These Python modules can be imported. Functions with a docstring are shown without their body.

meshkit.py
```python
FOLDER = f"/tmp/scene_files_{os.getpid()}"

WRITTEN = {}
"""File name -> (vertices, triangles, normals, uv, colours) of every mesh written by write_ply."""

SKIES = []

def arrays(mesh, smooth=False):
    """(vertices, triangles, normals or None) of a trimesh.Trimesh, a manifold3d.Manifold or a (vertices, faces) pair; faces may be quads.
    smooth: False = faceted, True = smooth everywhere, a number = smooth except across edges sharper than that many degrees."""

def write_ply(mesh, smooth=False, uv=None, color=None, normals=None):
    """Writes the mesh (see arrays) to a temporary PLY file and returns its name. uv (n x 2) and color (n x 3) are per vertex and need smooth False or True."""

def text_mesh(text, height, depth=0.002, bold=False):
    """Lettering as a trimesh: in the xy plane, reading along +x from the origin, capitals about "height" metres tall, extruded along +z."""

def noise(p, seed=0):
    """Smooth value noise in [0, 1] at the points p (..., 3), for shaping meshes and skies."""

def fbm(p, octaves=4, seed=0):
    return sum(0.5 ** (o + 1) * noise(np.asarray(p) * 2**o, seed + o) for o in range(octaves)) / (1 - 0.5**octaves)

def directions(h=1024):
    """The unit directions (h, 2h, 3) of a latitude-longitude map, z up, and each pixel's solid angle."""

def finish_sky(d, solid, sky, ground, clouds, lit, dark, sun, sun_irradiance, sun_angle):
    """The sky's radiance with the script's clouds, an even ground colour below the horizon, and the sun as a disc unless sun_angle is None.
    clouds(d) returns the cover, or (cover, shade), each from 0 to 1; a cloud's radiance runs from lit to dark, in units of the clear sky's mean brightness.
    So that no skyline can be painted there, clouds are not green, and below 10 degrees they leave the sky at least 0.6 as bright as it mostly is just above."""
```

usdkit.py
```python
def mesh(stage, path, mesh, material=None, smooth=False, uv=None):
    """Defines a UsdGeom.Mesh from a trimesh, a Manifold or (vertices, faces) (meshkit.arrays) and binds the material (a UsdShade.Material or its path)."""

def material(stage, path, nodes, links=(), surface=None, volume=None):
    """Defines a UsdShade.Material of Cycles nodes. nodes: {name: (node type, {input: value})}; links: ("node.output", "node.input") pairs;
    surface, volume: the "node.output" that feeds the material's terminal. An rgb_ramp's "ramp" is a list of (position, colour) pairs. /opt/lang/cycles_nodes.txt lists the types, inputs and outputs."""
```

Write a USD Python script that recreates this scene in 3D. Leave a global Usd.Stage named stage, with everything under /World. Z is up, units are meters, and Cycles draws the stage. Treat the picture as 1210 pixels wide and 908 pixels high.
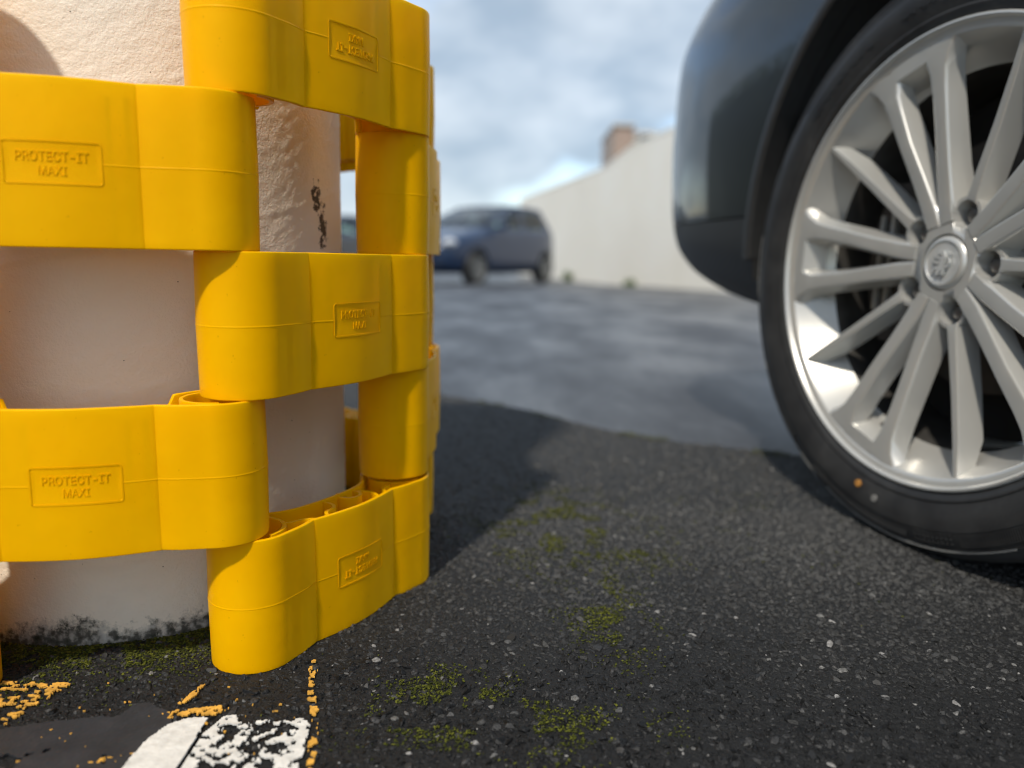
import math
import numpy as np
import trimesh
import manifold3d as m3
import meshkit
import usdkit
from pxr import Usd, UsdGeom, UsdLux, UsdShade, Gf, Sdf, Vt
from scipy.interpolate import CubicSpline

stage = Usd.Stage.CreateInMemory()
UsdGeom.SetStageUpAxis(stage, UsdGeom.Tokens.z)
UsdGeom.SetStageMetersPerUnit(stage, 1.0)
UsdGeom.Xform.Define(stage, '/World')
UsdGeom.Scope.Define(stage, '/World/Looks')
rng = np.random.default_rng(7)

# ------------------------------------------------------------------ camera
F_PX, PITCH, ROLL, EYE = 909.0, 0.1639, 0.0196, 0.3215
fw = np.array([0, math.cos(PITCH), -math.sin(PITCH)])
up0 = np.array([0, math.sin(PITCH), math.cos(PITCH)])
rt0 = np.array([1.0, 0, 0])
cr, sr = math.cos(ROLL), math.sin(ROLL)
X, Y, Z = cr * rt0 + sr * up0, cr * up0 - sr * rt0, -fw
cam = UsdGeom.Camera.Define(stage, '/World/camera')
mat = Gf.Matrix4d(*X, 0, *Y, 0, *Z, 0, 0, 0, EYE, 1)
cam.AddTransformOp().Set(mat)
cam.CreateHorizontalApertureAttr(36.0)
cam.CreateFocalLengthAttr(F_PX / 1210 * 36.0)
cam.CreateFStopAttr(2.8)
cam.CreateFocusDistanceAttr(0.60)
cam.CreateClippingRangeAttr(Gf.Vec2f(0.02, 5000))
EXPOSURE = 0.76
cam.CreateExposureAttr(EXPOSURE)

# ------------------------------------------------------------------ sky and sun
SUN_EL = math.radians(53.0)
SUN_AZ = math.atan2(-0.38, -0.925)          # atan2(x, y) of the direction towards the sun
sd = np.array([math.sin(SUN_AZ) * math.cos(SUN_EL), math.cos(SUN_AZ) * math.cos(SUN_EL), math.sin(SUN_EL)])
usdkit.material(stage, '/World/Looks/sky', {
    'sky': ('sky_texture', {'sky_type': 'single_scattering', 'sun_disc': False, 'sun_elevation': SUN_EL, 'sun_rotation': SUN_AZ,
                            'aerosol_density': 0.45, 'air_density': 1.0}),
    'geo': ('texture_coordinate', {}),
    'map': ('mapping', {'scale': (1.0, 1.0, 2.0), 'location': (3.3, 0.4, 2.2)}),
    'n': ('noise_texture', {'scale': 2.3, 'detail': 7.0, 'roughness': 0.52, 'distortion': 0.25}),
    'cover': ('rgb_ramp', {'ramp': [(0.0, (0, 0, 0)), (0.38, (0.08, 0.08, 0.08)), (0.50, (0.9, 0.9, 0.9)), (1.0, (1, 1, 1))]}),
    'n2': ('noise_texture', {'scale': 5.0, 'detail': 5.0, 'roughness': 0.55}),
    'cl': ('rgb_ramp', {'ramp': [(0.0, (1.3, 1.7, 2.15)), (0.40, (1.65, 2.05, 2.5)), (0.62, (2.8, 3.15, 3.5)), (1.0, (3.8, 4.05, 4.25))]}),
    'mix': ('mix_color', {}),
    'bg': ('background_shader', {'strength': 0.15}),
}, [('geo.generated', 'map.vector'), ('map.vector', 'n.vector'), ('map.vector', 'n2.vector'), ('n.fac', 'cover.fac'), ('n2.fac', 'cl.fac'),
    ('cover.color', 'mix.fac'), ('sky.color', 'mix.a'), ('cl.color', 'mix.b'), ('mix.result', 'bg.color')], surface='bg.background')
dome = UsdLux.DomeLight.Define(stage, '/World/sky')
UsdShade.MaterialBindingAPI.Apply(dome.GetPrim()).Bind(UsdShade.Material.Get(stage, '/World/Looks/sky'))
dome.GetPrim().SetCustomDataByKey('kind', 'structure')
dome.GetPrim().SetCustomDataByKey('label', 'pale blue sky with soft grey clouds')
dome.GetPrim().SetCustomDataByKey('category', 'sky')
sun = UsdLux.DistantLight.Define(stage, '/World/sun')
sun.CreateIntensityAttr(0.58)
sun.CreateAngleAttr(2.6)
sun.CreateColorAttr(Gf.Vec3f(1.0, 0.93, 0.82))
sun.GetPrim().CreateAttribute('inputs:normalize', Sdf.ValueTypeNames.Bool).Set(True)
zax = sd / np.linalg.norm(sd)
xax = np.cross([0, 0, 1], zax); xax /= np.linalg.norm(xax)
yax = np.cross(zax, xax)
sun.AddTransformOp().Set(Gf.Matrix4d(*xax, 0, *yax, 0, *zax, 0, 0, 0, 5, 1))

# ------------------------------------------------------------------ helpers
used = {}
def path_for(name, parent='/World'):
    parent = str(parent.GetPath()) if hasattr(parent, 'GetPath') else parent
    k = used.get((parent, name), 0); used[(parent, name)] = k + 1
    return f'{parent}/{name}' + (f'_{k:03d}' if k else '')

def tag(p, label=None, cat=None, group=None, kind=None):
    p = p.GetPrim()
    for k, v in (('label', label), ('category', cat), ('group', group), ('kind', kind)):
        if v: p.SetCustomDataByKey(k, v)
    return p

def obj(name, mesh, material, parent='/World', smooth=35):
    return usdkit.mesh(stage, path_for(name, parent), mesh, LOOK[material], smooth=smooth)

def thing(name, label, cat, loc=(0, 0, 0), rotz=0, group=None):
    x = UsdGeom.Xform.Define(stage, path_for(name))
    x.AddTranslateOp().Set(Gf.Vec3d(*map(float, loc)))
    if rotz: x.AddRotateZOp().Set(float(rotz))
    return tag(x, label, cat, group)

def cat(ms): return trimesh.util.concatenate(ms)

def box(sx, sy, sz, loc=(0, 0, 0), rz=0):
    b = trimesh.creation.box([sx, sy, sz])
    if rz: b.apply_transform(trimesh.transformations.rotation_matrix(rz, [0, 0, 1]))
    b.apply_translation(loc); return b

def revolve(profile, n=96, axis='z'):
    """profile: (r, z) pairs, closed loop; surface of revolution about z."""
    pr = np.asarray(profile, float); m = len(pr)
    a = np.linspace(0, 2 * np.pi, n, endpoint=False)
    v = np.stack([np.outer(np.cos(a), pr[:, 0]), np.outer(np.sin(a), pr[:, 0]), np.tile(pr[:, 1], (n, 1))], -1).reshape(-1, 3)
    f = []
    for j in range(n):
        k = (j + 1) % n
        for i in range(m):
            l = (i + 1) % m
            f += [[j * m + i, k * m + i, k * m + l], [j * m + i, k * m + l, j * m + l]]
    t = trimesh.Trimesh(v, f, process=False)
    t.update_faces(t.nondegenerate_faces())
    if t.volume < 0: t.invert()
    return t

def grid_faces(nu, nv, closed_u=False, closed_v=False):
    i, j = np.meshgrid(np.arange(nu if closed_u else nu - 1), np.arange(nv if closed_v else nv - 1), indexing='ij')
    i, j = i.ravel(), j.ravel(); i2, j2 = (i + 1) % nu, (j + 1) % nv
    a, b, c, d = i * nv + j, i2 * nv + j, i2 * nv + j2, i * nv + j2
    return np.vstack([np.stack([a, b, c], 1), np.stack([a, c, d], 1)])

def to_m(t):
    return m3.Manifold(m3.Mesh(np.asarray(t.vertices, np.float32), np.asarray(t.faces, np.uint32)))
def to_t(m):
    k = m.to_mesh(); return trimesh.Trimesh(np.array(k.vert_properties[:, :3]), np.array(k.tri_verts), process=False)
def hull(pts): return m3.Manifold.hull_points(np.asarray(pts, np.float32))
def smoothstep(a, b, x):
    t = np.clip((x - a) / (b - a), 0, 1); return t * t * (3 - 2 * t)

# ------------------------------------------------------------------ materials
LOOK = {}
def look(name, nodes, links=(), surface='p.BSDF', volume=None):
    LOOK[name] = usdkit.material(stage, '/World/Looks/' + name, nodes, links, surface, volume)

def plain(name, color, rough=0.5, metallic=0.0, var=0.12, scale=30.0, bump=0.0, bscale=400.0, **kw):
    c = np.array(color)
    nodes = {'pos': ('texture_coordinate', {}), 'n': ('noise_texture', {'scale': scale, 'detail': 4.0}),
             'r': ('rgb_ramp', {'ramp': [(0.25, tuple(c * (1 - var))), (0.75, tuple(np.minimum(c * (1 + var), 1)))]}),
             'p': ('principled_bsdf', {'roughness': rough, 'metallic': metallic, **kw})}
    links = [('pos.object', 'n.vector'), ('n.fac', 'r.fac'), ('r.color', 'p.base_color')]
    if bump:
        nodes['n2'] = ('noise_texture', {'scale': bscale, 'detail': 3.0}); nodes['b'] = ('bump', {'strength': bump, 'distance': 0.001})
        links += [('pos.object', 'n2.vector'), ('n2.fac', 'b.height'), ('b.normal', 'p.normal')]
    look(name, nodes, links)

look('yellow_plastic', {
    'tc': ('texture_coordinate', {}), 'n': ('noise_texture', {'scale': 9.0, 'detail': 5.0, 'roughness': 0.6}),
    'r': ('rgb_ramp', {'ramp': [(0.3, (0.89, 0.388, 0.0)), (0.7, (0.95, 0.434, 0.0))]}),
    'ns': ('noise_texture', {'scale': 240.0, 'detail': 2.0}),
    'sp': ('rgb_ramp', {'ramp': [(0.0, (1, 1, 1)), (0.73, (1, 1, 1)), (0.78, (0.62, 0.55, 0.5)), (1.0, (0.5, 0.4, 0.4))]}),
    'mm': ('mix_color', {'blend_type': 'multiply', 'fac': 0.6}),
    'rr': ('rgb_ramp', {'ramp': [(0.3, (0.36, 0.36, 0.36)), (0.7, (0.50, 0.50, 0.50))]}),
    'n2': ('noise_texture', {'scale': 1500.0, 'detail': 2.0}), 'b': ('bump', {'strength': 0.10, 'distance': 0.0006}),
    'n3': ('noise_texture', {'scale': 38.0, 'detail': 2.0}), 'b3': ('bump', {'strength': 0.10, 'distance': 0.004}),
    'p': ('principled_bsdf', {'roughness': 0.4, 'specular_ior_level': 0.27, 'specular_tint': (1.0, 0.66, 0.12), 'subsurface_weight': 0.25, 'subsurface_radius': (1.0, 0.5, 0.03), 'subsurface_scale': 0.006}),
}, [('tc.object', 'n.vector'), ('tc.object', 'n2.vector'), ('tc.object', 'n3.vector'), ('tc.object', 'ns.vector'), ('n.fac', 'r.fac'), ('n.fac', 'rr.fac'), ('ns.fac', 'sp.fac'),
    ('r.color', 'mm.a'), ('sp.color', 'mm.b'), ('mm.result', 'p.base_color'), ('rr.color', 'p.roughness'),
    ('n3.fac', 'b3.height'), ('b3.normal', 'b.normal'), ('n2.fac', 'b.height'), ('b.normal', 'p.normal')])

CX, CY, CR = -0.3727, 0.7786, 0.1952
look('white_column_paint', {
    'g': ('texture_coordinate', {}), 'sx': ('separate_xyz', {}),
    'n': ('noise_texture', {'scale': 7.0, 'detail': 5.0}),
    'r': ('rgb_ramp', {'ramp': [(0.3, (0.78, 0.70, 0.575)), (0.7, (0.83, 0.76, 0.645))]}),
    # dirt and algae splashed up from the ground
    'nd': ('noise_texture', {'scale': 110.0, 'detail': 8.0, 'roughness': 0.75}),
    'nl': ('noise_texture', {'scale': 9.0, 'detail': 2.0}),
    'h0': ('math', {'math_type': 'multiply_add', 'value2': 0.048, 'value3': -0.008}),
    'h1': ('math', {'math_type': 'multiply_add', 'value2': 0.045, 'value3': -0.022}),
    'h2': ('math', {'math_type': 'add'}), 'h3': ('math', {'math_type': 'subtract'}),
    'dm': ('map_range', {'from_min': -0.004, 'from_max': 0.006, 'clamp': True}),
    'ndd': ('noise_texture', {'scale': 150.0, 'detail': 4.0}),
    'dr': ('rgb_ramp', {'ramp': [(0.3, (0.025, 0.028, 0.018)), (0.47, (0.10, 0.095, 0.08)), (0.60, (0.36, 0.34, 0.30)), (1.0, (0.7, 0.68, 0.64))]}),
    'm1': ('mix_color', {}),
    # small pits
    'v': ('voronoi_texture', {'scale': 105.0}),
    'vw': ('separate_color', {}),
    'vt': ('math', {'math_type': 'less_than', 'value2': 0.058}),
    'vs': ('math', {'math_type': 'less_than', 'value2': 0.28}),
    'vm': ('math', {'math_type': 'multiply'}),
    'm2': ('mix_color', {'b': (0.06, 0.045, 0.03)}),
    # two places where the paint has flaked off
    'c1': ('vector_math', {'math_type': 'subtract', 'vector2': (0.1885, -0.0495, 0.3715)}),
    'c1s': ('vector_math', {'math_type': 'multiply', 'vector2': (1.0, 1.0, 0.55)}),
    'c1l': ('vector_math', {'math_type': 'length'}),
    'c2': ('vector_math', {'math_type': 'subtract', 'vector2': (0.1913, -0.0390, 0.3455)}),
    'c2s': ('vector_math', {'math_type': 'multiply', 'vector2': (1.0, 1.0, 0.45)}),
    'c2l': ('vector_math', {'math_type': 'length'}),
    'cmin': ('math', {'math_type': 'minimum'}),
    'nc': ('noise_texture', {'scale': 170.0, 'detail': 6.0, 'roughness': 0.65}),
    'cm': ('math', {'math_type': 'multiply_add', 'value2': 0.045, 'value3': -0.0205}),
    'ca': ('math', {'math_type': 'add'}),
    'cmask': ('math', {'math_type': 'less_than', 'value2': 0.0085}),
    'm3': ('mix_color', {'b': (0.05, 0.048, 0.046)}),
    'nb': ('noise_texture', {'scale': 420.0, 'detail': 4.0, 'roughness': 0.6}),
    'b': ('bump', {'strength': 0.75, 'distance': 0.0009}),
    'p': ('principled_bsdf', {'roughness': 0.5, 'specular_ior_level': 0.35}),
}, [('g.object', 'sx.vector'), ('g.object', 'n.vector'), ('n.fac', 'r.fac'), ('g.object', 'nd.vector'), ('g.object', 'nl.vector'), ('g.object', 'ndd.vector'),
    ('nd.fac', 'h0.value1'), ('nl.fac', 'h1.value1'), ('h0.value', 'h2.value1'), ('h1.value', 'h2.value2'), ('h2.value', 'h3.value1'), ('sx.z', 'h3.value2'),
    ('h3.value', 'dm.value'), ('ndd.fac', 'dr.fac'), ('r.color', 'm1.a'), ('dr.color', 'm1.b'), ('dm.result', 'm1.fac'),
    ('g.object', 'v.vector'), ('v.color', 'vw.color'), ('v.distance', 'vt.value1'), ('vw.r', 'vs.value1'), ('vt.value', 'vm.value1'), ('vs.value', 'vm.value2'),
    ('m1.result', 'm2.a'), ('vm.value', 'm2.fac'),
    ('g.object', 'c1.vector1'), ('c1.vector', 'c1s.vector1'), ('c1s.vector', 'c1l.vector1'), ('g.object', 'c2.vector1'), ('c2.vector', 'c2s.vector1'), ('c2s.vector', 'c2l.vector1'),
    ('c1l.value', 'cmin.value1'), ('c2l.value', 'cmin.value2'), ('g.object', 'nc.vector'), ('nc.fac', 'cm.value1'), ('cmin.value', 'ca.value1'), ('cm.value', 'ca.value2'), ('ca.value', 'cmask.value1'),
    ('m2.result', 'm3.a'), ('cmask.value', 'm3.fac'), ('m3.result', 'p.base_color'),
    ('g.object', 'nb.vector'), ('nb.fac', 'b.height'), ('b.normal', 'p.normal')])

look('bitumen', {
    'g': ('geometry', {}), 'n': ('noise_texture', {'scale': 260.0, 'detail': 6.0, 'roughness': 0.7}),
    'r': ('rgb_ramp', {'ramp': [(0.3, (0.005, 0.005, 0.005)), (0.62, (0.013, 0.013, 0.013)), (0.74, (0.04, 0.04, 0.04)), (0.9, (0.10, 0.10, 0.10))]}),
    'b': ('bump', {'strength': 0.9, 'distance': 0.004}), 'v': ('voronoi_texture', {'scale': 190.0}), 'b2': ('bump', {'strength': 0.7, 'distance': 0.003, 'invert': True}),
    'p': ('principled_bsdf', {'roughness': 0.62, 'specular_ior_level': 0.4}),
}, [('g.position', 'n.vector'), ('g.position', 'v.vector'), ('n.fac', 'r.fac'), ('r.color', 'p.base_color'), ('v.distance', 'b2.height'), ('b2.normal', 'b.normal'), ('n.fac', 'b.height'), ('b.normal', 'p.normal')])
look('worn_asphalt', {
    'g': ('geometry', {}), 'n': ('noise_texture', {'scale': 1.7, 'detail': 7.0, 'roughness': 0.62}), 'nf': ('noise_texture', {'scale': 170.0, 'detail': 5.0, 'roughness': 0.7}),
    'mp': ('mapping', {'scale': (1.5, 0.55, 1.0)}),
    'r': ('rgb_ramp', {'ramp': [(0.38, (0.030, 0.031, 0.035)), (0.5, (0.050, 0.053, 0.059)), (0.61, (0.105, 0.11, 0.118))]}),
    'rf': ('rgb_ramp', {'ramp': [(0.3, (0.45, 0.45, 0.45)), (0.7, (1.3, 1.3, 1.3))]}),
    'mx': ('mix_color', {'blend_type': 'multiply', 'fac': 0.8, 'use_clamp': False}),
    'rr': ('rgb_ramp', {'ramp': [(0.36, (0.50, 0.50, 0.50)), (0.62, (0.34, 0.34, 0.34))]}),
    'b': ('bump', {'strength': 0.5, 'distance': 0.003}),
    'p': ('principled_bsdf', {'specular_ior_level': 0.5}),
}, [('g.position', 'mp.vector'), ('mp.vector', 'n.vector'), ('g.position', 'nf.vector'), ('n.fac', 'r.fac'), ('nf.fac', 'rf.fac'), ('r.color', 'mx.a'), ('rf.color', 'mx.b'), ('mx.result', 'p.base_color'),
    ('n.fac', 'rr.fac'), ('rr.color', 'p.roughness'), ('nf.fac', 'b.height'), ('b.normal', 'p.normal')])
look('chipping', {
    'o': ('object_info', {}), 'g': ('geometry', {}), 'n': ('noise_texture', {'scale': 700.0, 'detail': 3.0}),
    'r': ('rgb_ramp', {'ramp': [(0.0, (0.0035, 0.0035, 0.0035)), (0.50, (0.0065, 0.0065, 0.0068)), (0.78, (0.013, 0.013, 0.0135)), (0.92, (0.026, 0.026, 0.0265)), (0.975, (0.050, 0.049, 0.048)), (0.992, (0.13, 0.127, 0.12)), (1.0, (0.26, 0.25, 0.24))]}),
    'rf': ('rgb_ramp', {'ramp': [(0.3, (0.55, 0.55, 0.55)), (0.7, (1.35, 1.35, 1.35))]}),
    'mx': ('mix_color', {'blend_type': 'multiply', 'fac': 1.0, 'use_clamp': False}),
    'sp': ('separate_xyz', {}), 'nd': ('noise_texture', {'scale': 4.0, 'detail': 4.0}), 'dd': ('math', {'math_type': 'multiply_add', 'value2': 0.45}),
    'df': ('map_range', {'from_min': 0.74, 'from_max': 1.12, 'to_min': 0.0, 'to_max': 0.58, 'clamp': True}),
    'far_tone': ('mix_color', {'b': (0.098, 0.096, 0.091)}),  # stones turn paler with distance, broken up by noise
    'b': ('bump', {'strength': 0.5, 'distance': 0.0008}),
    'p': ('principled_bsdf', {'roughness': 0.55, 'specular_ior_level': 0.28}),
}, [('o.random', 'r.fac'), ('g.position', 'n.vector'), ('n.fac', 'rf.fac'), ('r.color', 'mx.a'), ('rf.color', 'mx.b'), ('g.position', 'sp.vector'), ('g.position', 'nd.vector'), ('nd.fac', 'dd.value1'), ('sp.y', 'dd.value3'), ('dd.value', 'df.value'), ('df.result', 'far_tone.fac'), ('mx.result', 'far_tone.a'), ('far_tone.result', 'p.base_color'), ('n.fac', 'b.height'), ('b.normal', 'p.normal')])
look('moss', {
    'o': ('object_info', {}), 'r': ('rgb_ramp', {'ramp': [(0.0, (0.020, 0.025, 0.003)), (0.6, (0.058, 0.065, 0.007)), (1.0, (0.14, 0.145, 0.016))]}),
    'p': ('principled_bsdf', {'roughness': 0.8, 'specular_ior_level': 0.2}),
}, [('o.random', 'r.fac'), ('r.color', 'p.base_color')])
plain('white_paint', (0.62, 0.60, 0.555), 0.65, var=0.16, scale=170, bump=0.6, bscale=260)
plain('yellow_paint', (0.60, 0.31, 0.045), 0.65, var=0.40, scale=120, bump=0.6, bscale=300)
plain('grey_paint', (0.024, 0.0255, 0.029), 0.42, var=0.22, scale=45, bump=0.5, bscale=220)
plain('car_paint', (0.012, 0.0135, 0.0135), 0.35, var=0.05, scale=5, coat_weight=0.7, coat_roughness=0.02, metallic=0.0, specular_ior_level=0.2)
plain('black_trim', (0.018, 0.018, 0.018), 0.5, var=0.2, scale=90, bump=0.3, bscale=900)
plain('liner', (0.006, 0.006, 0.006), 0.85, var=0.2)
plain('alloy', (0.45, 0.44, 0.41), 0.34, metallic=0.45, var=0.05, scale=14, bump=0.05, bscale=1200, coat_weight=0.35, coat_roughness=0.12)
plain('dusty_shaded_alloy', (0.045, 0.042, 0.038), 0.6, metallic=0.3, var=0.3, scale=40)  # brake dust, with the shade inside the wheel mixed into the colour
plain('badge_metal', (0.55, 0.55, 0.53), 0.32, metallic=0.4, var=0.08, scale=60)
plain('steel', (0.42, 0.41, 0.38), 0.45, metallic=0.4, var=0.2, scale=60)
plain('nut_metal', (0.10, 0.095, 0.09), 0.5, metallic=0.5, var=0.3, scale=60)
plain('rust_iron', (0.05, 0.042, 0.036), 0.75, var=0.3, scale=50)
look('rubber', {
    'tc': ('texture_coordinate', {}), 'n': ('noise_texture', {'scale': 22.0, 'detail': 6.0, 'roughness': 0.65}),
    'r': ('rgb_ramp', {'ramp': [(0.35, (0.012, 0.012, 0.0125)), (0.6, (0.022, 0.022, 0.022)), (0.8, (0.045, 0.043, 0.041))]}),
    'n2': ('noise_texture', {'scale': 500.0, 'detail': 3.0}), 'b': ('bump', {'strength': 0.3, 'distance': 0.0008}),
    'p': ('principled_bsdf', {'roughness': 0.55, 'specular_ior_level': 0.4}),
}, [('tc.object', 'n.vector'), ('tc.object', 'n2.vector'), ('n.fac', 'r.fac'), ('r.color', 'p.base_color'), ('n2.fac', 'b.height'), ('b.normal', 'p.normal')])
plain('scuffed_rubber', (0.13, 0.13, 0.125), 0.7, var=0.35, scale=70)
plain('orange_mark', (0.42, 0.19, 0.04), 0.6)
plain('pale_mark', (0.16, 0.155, 0.145), 0.7)
plain('blue_car_paint', (0.010, 0.026, 0.065), 0.3, metallic=0.2, var=0.04, coat_weight=0.6, coat_roughness=0.04)
plain('slate_car_paint', (0.05, 0.055, 0.065), 0.3, metallic=0.3, var=0.04, coat_weight=1.0, coat_roughness=0.04)
plain('far_alloy', (0.30, 0.30, 0.29), 0.4, metallic=0.4)
plain('lamp_glass', (0.55, 0.57, 0.6), 0.1, var=0.02, coat_weight=1.0)
plain('plate_white', (0.7, 0.7, 0.68), 0.4, var=0.02)
look('car_glass', {
    'tr': ('transparent_bsdf', {'color': (0.55, 0.66, 0.62)}), 'gl': ('glossy_bsdf', {'color': (1, 1, 1), 'roughness': 0.02}),
    'fr': ('fresnel', {'IOR': 1.5}), 'mx': ('mix_closure', {}),
}, [('fr.fac', 'mx.fac'), ('tr.BSDF', 'mx.closure1'), ('gl.BSDF', 'mx.closure2')], surface='mx.closure')
look('cream_wall', {
    'g': ('geometry', {}), 'n': ('noise_texture', {'scale': 0.5, 'detail': 5.0, 'roughness': 0.6}), 'mp': ('mapping', {'scale': (1.0, 1.0, 1.0)}),
    'r': ('rgb_ramp', {'ramp': [(0.3, (0.78, 0.73, 0.63)), (0.5, (0.82, 0.775, 0.68)), (0.7, (0.84, 0.81, 0.74))]}),
    'nf': ('noise_texture', {'scale': 60.0, 'detail': 4.0}), 'b': ('bump', {'strength': 0.4, 'distance': 0.006}),
    'p': ('principled_bsdf', {'roughness': 0.75, 'specular_ior_level': 0.3}),
}, [('g.position', 'mp.vector'), ('mp.vector', 'n.vector'), ('n.fac', 'r.fac'), ('r.color', 'p.base_color'), ('g.position', 'nf.vector'), ('nf.fac', 'b.height'), ('b.normal', 'p.normal')])
look('far_brick', {
    'g': ('geometry', {}), 'mp': ('mapping', {'rotation': (math.pi / 2, 0, 0)}),
    'k': ('brick_texture', {'color1': (0.31, 0.21, 0.16), 'color2': (0.37, 0.27, 0.215), 'mortar': (0.38, 0.33, 0.28), 'scale': 4.0, 'mortar_size': 0.015}),
    'p': ('principled_bsdf', {'roughness': 0.85}),
}, [('g.position', 'mp.vector'), ('mp.vector', 'k.vector'), ('k.color', 'p.base_color')])
plain('pale_render', (0.50, 0.47, 0.42), 0.8)
plain('window_dark', (0.03, 0.035, 0.04), 0.1, var=0.02)
plain('weed_leaf', (0.10, 0.14, 0.045), 0.6, var=0.4, scale=20)
plain('cone_orange', (0.70, 0.20, 0.02), 0.5)

# ------------------------------------------------------------------ ground
def ground_z(x, y):
    y = np.asarray(y, float)
    return np.interp(y, [-5, 2.0, 14.0, 17.0, 40, 400], [0, 0, -0.165, -0.24, -0.24, -0.24])

SEAM = np.array([(-3.0, 3.75), (-1.2, 2.58), (-0.5, 2.03), (-0.167, 1.766), (0.028, 1.605), (0.185, 1.42), (0.297, 1.34), (0.428, 1.278), (0.75, 1.13), (1.2, 0.93), (2.2, 0.45), (4.0, -0.5)])
def seam_y(x): return np.interp(x, SEAM[:, 0], SEAM[:, 1]) + 0.012 * (meshkit.fbm(np.stack([np.asarray(x, float) * 14, 0 * np.asarray(x, float), 0 * np.asarray(x, float)], -1), 3, 5) - 0.5)

# the older, worn surface: one sheet out to the horizon
ys = np.concatenate([[-60, -20, -6], np.arange(-3, 3, 0.5), np.arange(3, 26, 1.0), [30, 40, 70, 130, 260]])
xs = np.array([-260, -120, -60, -30, -15, -8, -4, -2, -1, 0, 1, 2, 4, 8, 15, 30, 60, 120, 260.0])
gx, gy = np.meshgrid(xs, ys, indexing='ij')
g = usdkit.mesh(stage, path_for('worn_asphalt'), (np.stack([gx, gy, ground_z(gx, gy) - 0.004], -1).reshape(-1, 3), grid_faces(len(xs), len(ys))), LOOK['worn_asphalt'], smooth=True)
tag(g, 'pale worn grey asphalt of the car park beyond the seam', 'ground', kind='structure')
# the darker, newer surface in front of the seam
sx = np.linspace(-3, 4, 281)
tt = np.linspace(0, 1, 60) ** 0.8
yy0 = -3.0
se = seam_y(sx)
V = np.stack([np.repeat(sx[:, None], 60, 1), yy0 + (se[:, None] - yy0) * tt[None, :], np.zeros((281, 60))], -1)
V = np.concatenate([V, (V[:, -1:] + [0, 0.004, -0.006])], 1)
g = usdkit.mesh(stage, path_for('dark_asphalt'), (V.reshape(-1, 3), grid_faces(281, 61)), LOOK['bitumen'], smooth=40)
tag(g, 'dark coarse asphalt under the column and the near wheel', 'ground', kind='structure')

# paint marks: shapes in metres on the ground
from shapely.geometry import Polygon, Point, LineString
from shapely import contains_xy
GREY = Polygon([(-0.42, 0.40), (-0.372, 0.459), (-0.345, 0.470), (-0.312, 0.4815), (-0.285, 0.4885), (-0.268, 0.4905), (-0.266, 0.503), (-0.255, 0.5065), (-0.238, 0.4985), (-0.230, 0.487), (-0.222, 0.476), (-0.226, 0.455), (-0.235, 0.43), (-0.24, 0.40)])
WHITE = Polygon([(-0.2385, 0.40), (-0.2385, 0.445), (-0.2365, 0.464), (-0.231, 0.4785), (-0.222, 0.486), (-0.209, 0.4885), (-0.2055, 0.487), (-0.204, 0.460), (-0.204, 0.40)])
def under_paint(x, y): return contains_xy(GREY, x, y) | contains_xy(WHITE, x, y)

def fb(x, y, s, o=4, seed=0): return meshkit.fbm(np.stack([x * s, y * s, 0 * x + 3.3], -1), o, seed)

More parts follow.
